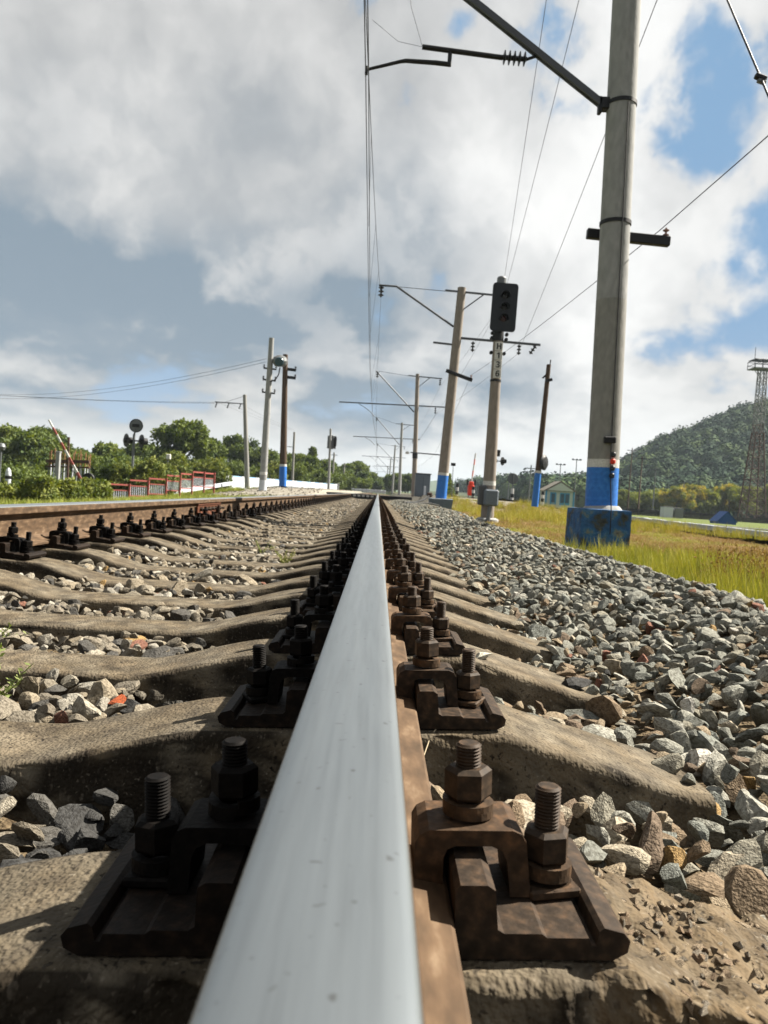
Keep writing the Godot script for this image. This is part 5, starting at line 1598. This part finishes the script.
	put("beam", bar_mesh(Vector3(-1.0, 1.18, 0.12), Vector3(0.95, 1.24, 0.12), 0.06, 0.07), M.rusty_lattice, t)
	put("stay", tube_mesh([Vector3(-0.9, 0.3, 0.2), Vector3(0.1, 1.2, 0.2)], 0.02, 5), M.galvanised, t)
	put("stay", tube_mesh([Vector3(0.2, 1.1, 0.2), Vector3(0.95, 0.4, 0.2)], 0.02, 5), M.galvanised, t)
	t = thing("concrete_column", "pale square concrete column left of the rusty rods", "column", Vector3(-13.95, -0.9, -34.5))
	b = MB.new()
	b.box(Vector3(0.17, 1.9, 0.17), 0.015, at(0, 0.95, 0))
	put("shaft", b.mesh(), M.mast_concrete, t)
	b = MB.new()
	b.box(Vector3(0.2, 0.06, 0.2), 0.01, at(0, 1.925, 0))
	put("cap", b.mesh(), M.mast_concrete, t)
	# crossing lights with a round sign above, seen from behind
	t = crossing_light("pair of round black crossing lights under a round sign disc", Vector3(-13.68, -1.35, -44.0), 2.72, [-0.30, 0.30], PI * 0.72)
	t.scale = Vector3.ONE * 1.42
	put("sign_disc", lathe_mesh([Vector2(0, 0.012), Vector2(0.25, 0.012), Vector2(0.265, 0.0), Vector2(0.25, -0.012), Vector2(0, -0.012)], 28), M.galvanised, t, Transform3D(Basis(Vector3.RIGHT, PI / 2), Vector3(0.06, 3.06, 0.0)))
	put("disc_rim", lathe_mesh([Vector2(0.235, 0.03), Vector2(0.265, 0.03), Vector2(0.265, -0.02), Vector2(0.235, -0.02)], 28), M.dark_iron, t, Transform3D(Basis(Vector3.RIGHT, PI / 2), Vector3(0.06, 3.06, 0.0)))
	put("sign_bracket", bar_mesh(Vector3(-0.08, 3.06, 0.05), Vector3(0.2, 3.06, 0.05), 0.03, 0.12), M.dark_iron, t)
	put("post_extension", tube_mesh([Vector3(0, 2.6, 0), Vector3(0.05, 3.1, 0.03)], 0.035, 8), M.galvanised, t)
	# odds and ends at the road
	t = thing("lantern_post", "thin post with a small white lantern among the railings", "lamp", Vector3(-12.0, -0.8, -45.0))
	put("post", tube_mesh([Vector3.ZERO, Vector3(0, 2.1, 0)], 0.035, 8), M.galvanised, t)
	b = MB.new()
	b.box(Vector3(0.24, 0.3, 0.2), 0.03, at(0.02, 2.22, 0))
	put("lantern", b.mesh(), M.white_paint, t)
	t = thing("marker_post", "white rounded marker post with a black band among the left bushes", "post", Vector3(-11.18, -0.95, -24.0), "black and white marker posts")
	put("shaft", lathe_mesh([Vector2(0.085, 0.0), Vector2(0.085, 0.95), Vector2(0.07, 1.05), Vector2(0.03, 1.13), Vector2(0, 1.14)], 14), M.lime_wash, t)
	put("black_band", lathe_mesh([Vector2(0.088, 0.80), Vector2(0.088, 0.90)], 14), M.black, t)
	t = thing("street_lamp", "grey street lamp head at the left edge of the view", "street lamp", Vector3(-14.3, -1.0, -30.0))
	put("post", tube_mesh([Vector3.ZERO, Vector3(0, 1.85, 0)], 0.04, 8), M.galvanised, t)
	put("lamp_head", lathe_mesh([Vector2(0, -0.14), Vector2(0.12, -0.12), Vector2(0.17, 0.0), Vector2(0.12, 0.12), Vector2(0, 0.15)], 14), M.galvanised, t, at(0.0, 1.97, 0))
	t = thing("concrete_slab", "white concrete slab lying among the bushes by the marker post", "slab", Vector3(-10.9, -0.86, -25.0))
	b = MB.new()
	b.box(Vector3(1.6, 0.3, 0.6), 0.04, at(0, 0.15, 0))
	put("slab_body", b.mesh(), M.lime_wash, t)

# ---------------------------------------------------------------- trees, bushes, grass
var leaf_clump: Mesh
func clump_mesh(n: int, leaf: float, sd: int) -> ArrayMesh:
	var r := RandomNumberGenerator.new()
	r.seed = sd
	var b := MB.new()
	b.tinted = true
	for i in n:
		var d := Vector3(r.randfn(), r.randfn(), r.randfn()).normalized()
		var p := d * (r.randf() ** 0.4)
		var s := Vector3(r.randfn(), r.randfn(), r.randfn()).normalized()
		var t := s.cross(Vector3(r.randfn(), r.randfn(), r.randfn())).normalized()
		var l := leaf * r.randf_range(0.7, 1.3)
		var fold := s.cross(t) * l * 0.2
		b.col = g(r.randf_range(0.75, 1.25))
		var o := (d + Vector3(0, 0.6, 0)).normalized()
		b.flat(p - s * l, p + t * l * 0.55 + fold, p + s * l, o)
		b.flat(p - s * l, p + s * l, p - t * l * 0.55 + fold, o)
	return b.mesh()

func make_plant(called: String, label: String, category: String, group: String, where: Vector3, h: float, r: float, kind: int, c0: Color, c1: Color, n: int, size: float) -> Node3D:
	# kind 0 leafy tree, 1 open tree, 2 conifer, 3 bush
	var t := thing(called, label, category, where, group)
	var b := MB.new()
	var lobes := []
	if kind == 3:
		for i in 7:
			var a := rng.randf() * TAU
			var q := Vector3(cos(a) * r * rng.randf_range(0.15, 0.75), h * rng.randf_range(0.3, 0.66), sin(a) * r * rng.randf_range(0.15, 0.75))
			lobes.append([q, Vector3(r * 0.5, h * 0.34, r * 0.5)])
			b.tube([Vector3(q.x * 0.15, 0, q.z * 0.15), q * 0.6, q], [0.035, 0.025, 0.012], 5)
	elif kind == 2:
		b.tube([Vector3.ZERO, Vector3(0, h, 0)], [h * 0.02, 0.02], 7)
		for i in 12:
			var f := 0.14 + 0.84 * i / 11.0
			for k in 5:
				var a := TAU * k / 5.0 + i * 1.3
				var rad := r * (1.0 - f) * 0.95
				lobes.append([Vector3(cos(a) * rad * 0.6, h * f, sin(a) * rad * 0.6), Vector3(rad * 0.5 + 0.12, h * 0.045, rad * 0.5 + 0.12)])
	else:
		var fork := h * rng.randf_range(0.25, 0.35)
		b.tube([Vector3.ZERO, Vector3(0.04 * h * rng.randfn() * 0.3, fork, 0), Vector3(0.03 * h * rng.randfn() * 0.4, h * 0.82, 0.02 * h * rng.randfn())], [h * 0.026, h * 0.02, h * 0.006], 8)
		for i in 11:
			var a := TAU * i * 0.382 + rng.randf() * 0.5
			var f := rng.randf_range(0.30, 0.90)
			var reach := r * sqrt(maxf(0.1, 1.0 - pow((f - 0.52) / 0.5, 2))) * rng.randf_range(0.45, 0.78)
			var q := Vector3(cos(a) * reach, h * f, sin(a) * reach)
			lobes.append([q, Vector3(r * rng.randf_range(0.26, 0.44), h * rng.randf_range(0.09, 0.15), r * rng.randf_range(0.26, 0.44))])
			b.tube([Vector3(0, lerpf(fork, q.y, 0.35), 0), q * Vector3(0.55, 1, 0.55) - Vector3(0, h * 0.05, 0), q], [h * 0.009, h * 0.006, h * 0.003], 5)
		lobes.append([Vector3(0, h * 0.9, 0), Vector3(r * 0.3, h * 0.1, r * 0.3)])
	put("trunk" if kind != 3 else "stems", b.mesh(), M.bark, t)
	var xs := []
	var cols := []
	var tone := noise(int(absf(where.x) * 37.0 + absf(where.z)), 0.6 / maxf(r * 0.4, 0.3), 2)
	for i in n:
		var l: Array = lobes[rng.randi() % lobes.size()]
		var d := Vector3(rng.randfn(), rng.randfn(), rng.randfn()).normalized()
		if d.y < -0.3 and rng.randf() < 0.5: d.y = -d.y
		var p: Vector3 = l[0] + d * l[1] * (rng.randf_range(0.45, 1.28) if kind != 1 else rng.randf_range(0.3, 1.25))
		if p.y < 0.04: continue
		var s := size * rng.randf_range(0.7, 1.3)
		xs.append(Transform3D(Basis.from_euler(Vector3(rng.randf() * TAU, rng.randf() * TAU, rng.randf() * TAU)).scaled(Vector3.ONE * s), p))
		var k := clampf(0.5 + 1.3 * tone.get_noise_3dv(p) + rng.randf_range(-0.25, 0.25), 0, 1)
		var c := c0.lerp(c1, k)
		c.a = 1.0
		cols.append(c)
	many("crown" if kind != 3 else "foliage", leaf_clump, M.leaf, xs, cols, t).set_meta("kind", "stuff")
	return t

func make_trees() -> void:
	leaf_clump = clump_mesh(14, 0.42, 91)
	var dark := Color(0.055, 0.085, 0.03)
	var mid := Color(0.12, 0.155, 0.045)
	var lightc := Color(0.19, 0.21, 0.055)
	var list := [[-33.2, 70, 3.6, 2.6, 0], [-29.4, 66, 2.9, 2.3, 0], [-31.6, 76, 2.6, 2.4, 0], [-30.4, 80, 2.3, 2.3, 0], [-27.2, 78, 2.9, 2.1, 0], [-29.4, 90, 2.9, 2.2, 0], [-25.0, 86, 3.5, 2.6, 0], [-19.9, 80, 5.8, 3.2, 0], [-20.5, 96, 5.1, 2.3, 0], [-20.2, 112, 6.7, 2.9, 1], [-16.7, 112, 5.1, 2.5, 0], [-11.9, 118, 4.8, 3.0, 0], [-10.4, 122, 5.9, 2.0, 2], [-8.8, 130, 4.6, 2.3, 0], [-6.5, 150, 3.8, 2.2, 0], [-4.6, 160, 5.6, 3.2, 0], [-8.5, 170, 4.5, 2.0, 2], [-1.8, 200, 4.7, 3.0, 0], [1.4, 210, 3.6, 3.0, 0], [4.1, 190, 4.4, 2.8, 0], [6.4, 170, 4.1, 2.3, 0], [10.3, 120, 3.3, 1.4, 2], [-36.0, 84, 4.5, 3.0, 0], [-24.0, 72, 1.9, 2.2, 0]]
	var looks := ["dark green tree at the far left edge of the wood", "round green tree second from the left edge", "low green tree behind the rusty rods", "low pale green tree right of the rusty rods", "green tree between the rods and the crossing lights", "green tree behind the crossing lights", "bushy tree just left of the big willowy tree", "big willowy tree, broadest on the left", "dark tree at the right foot of the big willowy tree", "sparse open tree behind the three-insulator pole", "green tree behind the leaning lamp pole", "broad dark tree left of the pointed conifer", "pointed conifer left of the small signal", "green tree just behind the small left signal", "small tree between the signal and the round far tree", "round full tree near the vanishing track", "small pointed conifer by the round far tree", "far tree at the end of the track, left of the rails", "far tree just above the end of the rails", "far dark tree left of the relay cabinet", "dark tree behind the relay cabinet", "small dark conifer right of the leaning mast's foot", "tree behind the far left edge of the wood", "low tree behind the left bushes"]
	for i in list.size():
		var e: Array = list[i]
		var y0 := land_y(e[0], e[1]) - 0.1
		var h: float = e[2] - y0
		make_plant("conifer_tree" if e[4] == 2 else "leafy_tree", looks[i], "tree", "trees along the horizon", Vector3(e[0], y0, -e[1]), h, e[3], e[4], dark, mid.lerp(lightc, 0.25 if i < 7 else 0.05), 1150 if e[4] == 0 else 520, 0.30 + 0.0017 * e[1])
	list = [[-11.2, 24, -0.28, 0.55], [-10.35, 24.3, -0.1, 0.55], [-9.75, 25, -0.12, 0.5], [-9.6, 27, -0.12, 0.5], [-13.0, 39, 0.8, 0.85], [-11.7, 38.5, 1.0, 1.15], [-10.6, 39, 0.85, 0.8], [-15.8, 62, 2.2, 1.7], [-13.9, 63, 2.1, 1.7], [-15.9, 80, 2.4, 1.9], [-15.3, 90, 2.5, 2.0], [-13.0, 92, 2.9, 2.0], [-11.1, 100, 3.1, 2.2], [-8.7, 113, 3.0, 2.0], [-7.2, 121, 2.6, 1.9], [-5.6, 130, 2.6, 1.8], [-3.6, 147, 2.4, 1.9], [-18.5, 58, 1.6, 1.7], [-20.6, 56, 1.5, 1.8], [-12.4, 29, -0.35, 0.9], [-13.6, 33, -0.15, 1.0], [-16.6, 38, 0.35, 1.3], [-11.9, 23.5, -0.3, 0.6], [-17.5, 44, 0.9, 1.4]]
	looks = ["low yellow-green bush at the left edge behind the rail", "low leafy bush right of the left edge bush", "low bush with dark gaps left of the railing", "small bright bush beside the start of the railing", "dark shaded bush left of the crossing lights", "big sunlit bush under the crossing lights", "bright bush right of the crossing lights' post", "tall hedge bush behind the railing, its left part", "tall hedge bush behind the railing, its right part", "green bush behind the left end of the white wall", "green bush behind the three-insulator pole", "bright bush between the pole with three insulators and the lamp pole", "bush behind the blue-footed pole", "bush behind the middle of the white wall", "bush right behind the small signal", "bush at the right end of the white wall", "far low bush beside the far white wall", "wide green bush left of the lantern post", "wide green bush behind the dark shaded bush", "bush below the barrier boom", "bush behind the barrier's housing", "bush left of the rusty rods", "low bush beside the white marker post", "bush right of the rusty rods"]
	for i in list.size():
		var e: Array = list[i]
		var y0 := land_y(e[0], e[1]) - 0.1
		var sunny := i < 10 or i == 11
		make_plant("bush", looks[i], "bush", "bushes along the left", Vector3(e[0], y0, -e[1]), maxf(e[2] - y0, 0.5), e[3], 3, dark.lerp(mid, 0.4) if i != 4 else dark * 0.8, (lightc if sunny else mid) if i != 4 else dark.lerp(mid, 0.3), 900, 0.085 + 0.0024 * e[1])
	# the yellowing row before the hill
	list = [[61.4, 185, 3.7], [62.4, 180, 4.3], [68.8, 190, 5.2], [66.4, 175, 5.4], [71.7, 180, 6.2], [73.9, 178, 5.2], [79.6, 185, 6.3], [80.4, 180, 7.0], [81.6, 176, 6.4], [88.3, 184, 6.6], [89.3, 180, 7.4], [56.0, 180, 4.0], [94.0, 182, 7.0]]
	var gold := Color(0.36, 0.29, 0.06)
	looks = ["low green tree at the left end of the row before the hill", "second tree of the row before the hill, faded green", "tree of the row before the hill right of the thin poles", "yellowing tree above the pale boxes", "tall yellow-green tree right of the pale boxes", "smaller green tree in the middle of the row before the hill", "full green tree left of the pale thin pole", "tallest yellow-green tree of the row left of the tower", "green tree behind the blue booth", "tree behind the left legs of the lattice tower", "tree behind the right legs of the lattice tower", "low tree behind the tall mast's blue foot", "tree at the right edge beyond the lattice tower"]
	for i in list.size():
		var e: Array = list[i]
		var y0 := land_y(e[0], e[1]) - 0.2
		make_plant("leafy_tree", looks[i], "tree", "yellowing trees before the hill", Vector3(e[0], y0, -e[1]), e[2] - y0, 3.4, 0, mid.lerp(lightc, 0.3), gold if i in [3, 4, 7] else lightc, 900, 0.50)

func tuft_mesh(n: int, sd: int, seedy: bool) -> ArrayMesh:
	var r := RandomNumberGenerator.new()
	r.seed = sd
	var b := MB.new()
	b.tinted = true
	for i in n:
		var a := r.randf() * TAU
		var root := Vector3(cos(a), 0, sin(a)) * r.randf() * 0.28
		var lean := Vector3(r.randfn(), 0, r.randfn()) * 0.22
		var h := r.randf_range(0.55, 1.1)
		var side := Vector3(cos(a * 3.0), 0, sin(a * 3.0)) * r.randf_range(0.012, 0.022)
		b.col = g(r.randf_range(0.7, 1.25))
		var p := root
		for k in 3:
			var q := root + Vector3.UP * h * (k + 1) / 3.0 + lean * pow((k + 1) / 3.0, 2)
			var w0 := side * (1.0 - k / 3.0 * 0.9)
			var w1 := side * (1.0 - (k + 1) / 3.0 * 0.95)
			var o := (side.cross(q - p)).normalized()
			b.quad(p - w0, p + w0, q + w1, q - w1, o + Vector3(0, 0.3, 0))
			p = q
		if seedy and i % 2 == 0:
			for k in 4:
				var u := Vector3(r.randfn(), r.randf() * 1.5 + 0.3, r.randfn()).normalized() * 0.07
				var w := u.cross(Vector3(r.randfn(), r.randfn(), r.randfn())).normalized() * 0.02
				b.quad(p - u * 0.3, p + w, p + u, p - w, u.cross(w))
	return b.mesh()

func make_grass() -> void:
	var blades := tuft_mesh(13, 61, false)
	var seeds := tuft_mesh(9, 62, true)
	var patch := noise(901, 0.33, 3)
	var fine := noise(902, 0.9, 2)
	var lists := [[], [], [], [], [], []]      # green, brown, left: transforms and colours
	for i in 90000:
		var D := 2.6 + 52.0 * pow(rng.randf(), 1.9)
		var x := rng.randf_range(1.9, 1.9 + D * 0.62)
		if x < crest(D) + 0.62 or x > 19.0: continue
		if D > 44.0 and x < 12.0: continue
		var px := 10.7 + 0.118 * (D - 12.0)
		if x > px - 2.7 and x < px + 0.35: continue
		var edge := x - crest(D)
		var y := maxf(land_y(x, D), ballast_y(x, D) if edge < 1.2 else -9.0) - 0.02
		var k := patch.get_noise_2d(x, D)
		var lush := clampf(1.15 - (edge - 0.9) * 0.17 + k * 1.7, 0.0, 1.0)
		if D > 12.0: lush = clampf(lush * 0.55 + k * 1.2, 0.0, 1.0)
		if edge < 1.0 and rng.randf() > 0.35 + k * 2.0: continue
		var lawn := x > px
		var hide := 0.85 if x > px - 7.0 and not lawn else 1.0
		var h := hide * rng.randf_range(0.16, 0.36) * lerpf(1.2, 1.0, smoothstep(7.0, 13.0, D)) * (1.0 + 0.5 * fine.get_noise_2d(x, D)) * (0.45 if lawn else 1.0) * lerpf(1.0, 0.36, smoothstep(6.0, 15.0, D))
		var w := rng.randf_range(0.22, 0.34) * (1.0 + D * 0.03)
		var tr := Transform3D(Basis(Vector3.UP, rng.randf() * TAU).scaled(Vector3(w, h, w)), Vector3(x, y, -D))
		if rng.randf() < lush or lawn:
			lists[0].append(tr)
			lists[1].append((Color(0.185, 0.205, 0.04).lerp(Color(0.31, 0.285, 0.065), clampf(0.5 + fine.get_noise_2d(x * 2.0, D * 2.0) + rng.randf_range(-0.3, 0.3), 0, 1))) * rng.randf_range(0.85, 1.15))
		else:
			lists[2].append(tr)
			lists[3].append(Color(0.22, 0.125, 0.07).lerp(Color(0.32, 0.235, 0.11), rng.randf()) * rng.randf_range(0.8, 1.2))
	for i in 2600:                              # the taller weeds round the foot of the wooden pole
		var D := rng.randf_range(20.0, 44.0)
		var x := rng.randf_range(3.6, 11.0)
		if x < crest(D) + 0.8 or patch.get_noise_2d(x * 0.9 + 30.0, D * 0.5) < 0.02: continue
		lists[0].append(Transform3D(Basis(Vector3.UP, rng.randf() * TAU).scaled(Vector3(0.5, rng.randf_range(0.18, 0.55), 0.5)), Vector3(x, land_y(x, D), -D)))
		lists[1].append(Color(0.27, 0.27, 0.05).lerp(Color(0.36, 0.29, 0.08), rng.randf()))
	for i in 26000:                              # the left bank
		var D := rng.randf_range(1.0, 66.0)
		var x := rng.randf_range(-16.0, -6.6 if D > 30.0 else -3.7)
		if absf(D - 48.0) < 3.4 or D > 30.0 and fine.get_noise_2d(x * 0.5, D * 0.5) < -0.12 + 0.5 * smoothstep(-9.0, -6.6, x): continue
		lists[4].append(Transform3D(Basis(Vector3.UP, rng.randf() * TAU).scaled(Vector3(0.5, rng.randf_range(0.14, 0.32), 0.5)), Vector3(x, land_y(x, D), -D)))
		lists[5].append(Color(0.15, 0.20, 0.04).lerp(Color(0.28, 0.28, 0.07), rng.randf()))
	tag(many("grass", blades, M.grass, lists[0], lists[1]), "yellow-green grass growing along the foot of the ballast bank", "", "", "stuff")
	tag(many("dry_grass", seeds, M.grass, lists[2], lists[3]), "reddish brown dry grass of the field", "", "", "stuff")
	tag(many("grass", blades, M.grass, lists[4], lists[5]), "green grass on the bank beside the left footpath", "", "", "stuff")

# ---------------------------------------------------------------- small things close by
func weed(label: String, where: Vector3, h: float, stems: int, c: Color, spread: float) -> void:
	var t := thing("weed", label, "weed", where)
	if not M.has("weed_stem"):
		mat("weed_stem", Color(0.40, 0.44, 0.22), 0.8)
		mat("weed_leaf", Color(1, 1, 1), 0.7, {"tint": true, "back": Color(0.6, 0.65, 0.3), "spec": 0.2})
	for i in stems:
		var a := TAU * i / stems + rng.randf()
		var tip := Vector3(cos(a) * spread * rng.randf_range(0.4, 1.0), h * rng.randf_range(0.55, 1.0), sin(a) * spread * rng.randf_range(0.2, 0.5))
		var pts := [Vector3.ZERO, tip * Vector3(0.3, 0.5, 0.3), tip]
		var s := put("stem", tube_mesh(pts, [0.0022, 0.0016, 0.0008], 5), M.weed_stem, t)
		var b := MB.new()
		b.tinted = true
		for k in 26:
			var f := 0.15 + 0.85 * k / 26.0
			var p: Vector3 = (pts[0] as Vector3).bezier_interpolate(pts[1] * 0.7, pts[1] * 1.2, pts[2], f)
			var d := Vector3(cos(k * 2.4), rng.randf_range(0.1, 0.9), sin(k * 2.4)).normalized() * rng.randf_range(0.010, 0.022) * (1.3 - 0.5 * f)
			var w := d.cross(Vector3(rng.randfn(), 1, rng.randfn())).normalized() * d.length() * 0.22
			b.col = c * rng.randf_range(0.75, 1.25)
			b.quad(p, p + d * 0.5 + w, p + d, p + d * 0.5 - w, Vector3.UP)
		put("leaves", b.mesh(), M.weed_leaf, s)

func make_small_things() -> void:
	weed("feathery green weed at the left edge between the nearest sleepers", Vector3(-0.70, -0.325, -1.52), 0.15, 7, Color(0.16, 0.19, 0.07), 0.13)
	weed("small pale weed among the stones left of the orange fragment", Vector3(-0.98, -0.33, -2.10), 0.09, 6, Color(0.17, 0.19, 0.08), 0.10)
	weed("tuft of yellowish weed in the middle of the track", Vector3(-0.50, -0.33, -4.62), 0.16, 8, Color(0.22, 0.21, 0.09), 0.14)
	weed("sparse weed beside the tuft in the middle of the track", Vector3(-0.72, -0.33, -5.2), 0.13, 6, Color(0.19, 0.20, 0.09), 0.12)
	tag(put("brick_fragment", stone_mesh(731), M.orange_brick, null, Transform3D(Basis.from_euler(Vector3(0.3, 0.8, 0.2)) * Basis.from_scale(Vector3(0.020, 0.017, 0.016)), Vector3(-0.475, -0.293, -1.58))), "small orange brick fragment among the pale stones", "brick fragment")
	var white: StandardMaterial3D = M.stone.duplicate()
	white.vertex_color_use_as_albedo = false
	white.albedo_color = Color(0.80, 0.79, 0.74)
	tag(put("white_stone", stone_mesh(741), white, null, Transform3D(Basis.from_euler(Vector3(0.1, 0.4, 0.1)) * Basis.from_scale(Vector3(0.035, 0.014, 0.022)), Vector3(0.285, -0.195, -1.78))), "flat white stone lying on the third sleeper's end", "stone")
	tag(put("dry_straw", tube_mesh([Vector3(0.128, -0.196, -1.19), Vector3(0.118, -0.205, -1.17), Vector3(0.10, -0.25, -1.14), Vector3(0.095, -0.29, -1.10)], 0.0012, 5), M.straw), "thin pale straw hanging from the second fastening plate", "straw")
	tag(put("dry_straw", tube_mesh([Vector3(0.08, -0.285, -1.06), Vector3(0.11, -0.275, -1.04), Vector3(0.16, -0.28, -1.02)], 0.003, 5), M.straw), "short pale straw lying on the stones behind the nearest bolts", "straw")
	# a bent cable by the leaning mast
	var t := thing("ground_cable", "black cable snaking over the stones to the leaning mast", "cable", Vector3.ZERO)
	put("cable", tube_mesh([Vector3(1.0, -0.16, -30.0), Vector3(1.5, -0.13, -31.0), Vector3(1.9, -0.05, -33.0), Vector3(2.25, 0.15, -34.5), Vector3(2.45, 0.2, -35.3)], 0.035, 8), M.black, t)
	put("cable", tube_mesh([Vector3(1.1, -0.17, -29.0), Vector3(1.7, -0.15, -30.5), Vector3(2.2, -0.15, -32.0), Vector3(2.6, -0.22, -33.0)], 0.03, 8), M.black, t)
	var b := MB.new()
	b.box(Vector3(0.22, 0.20, 0.2), 0.03, at(2.28, 0.2, -34.6))
	put("terminal_box", b.mesh(), M.rusty_lattice, t)
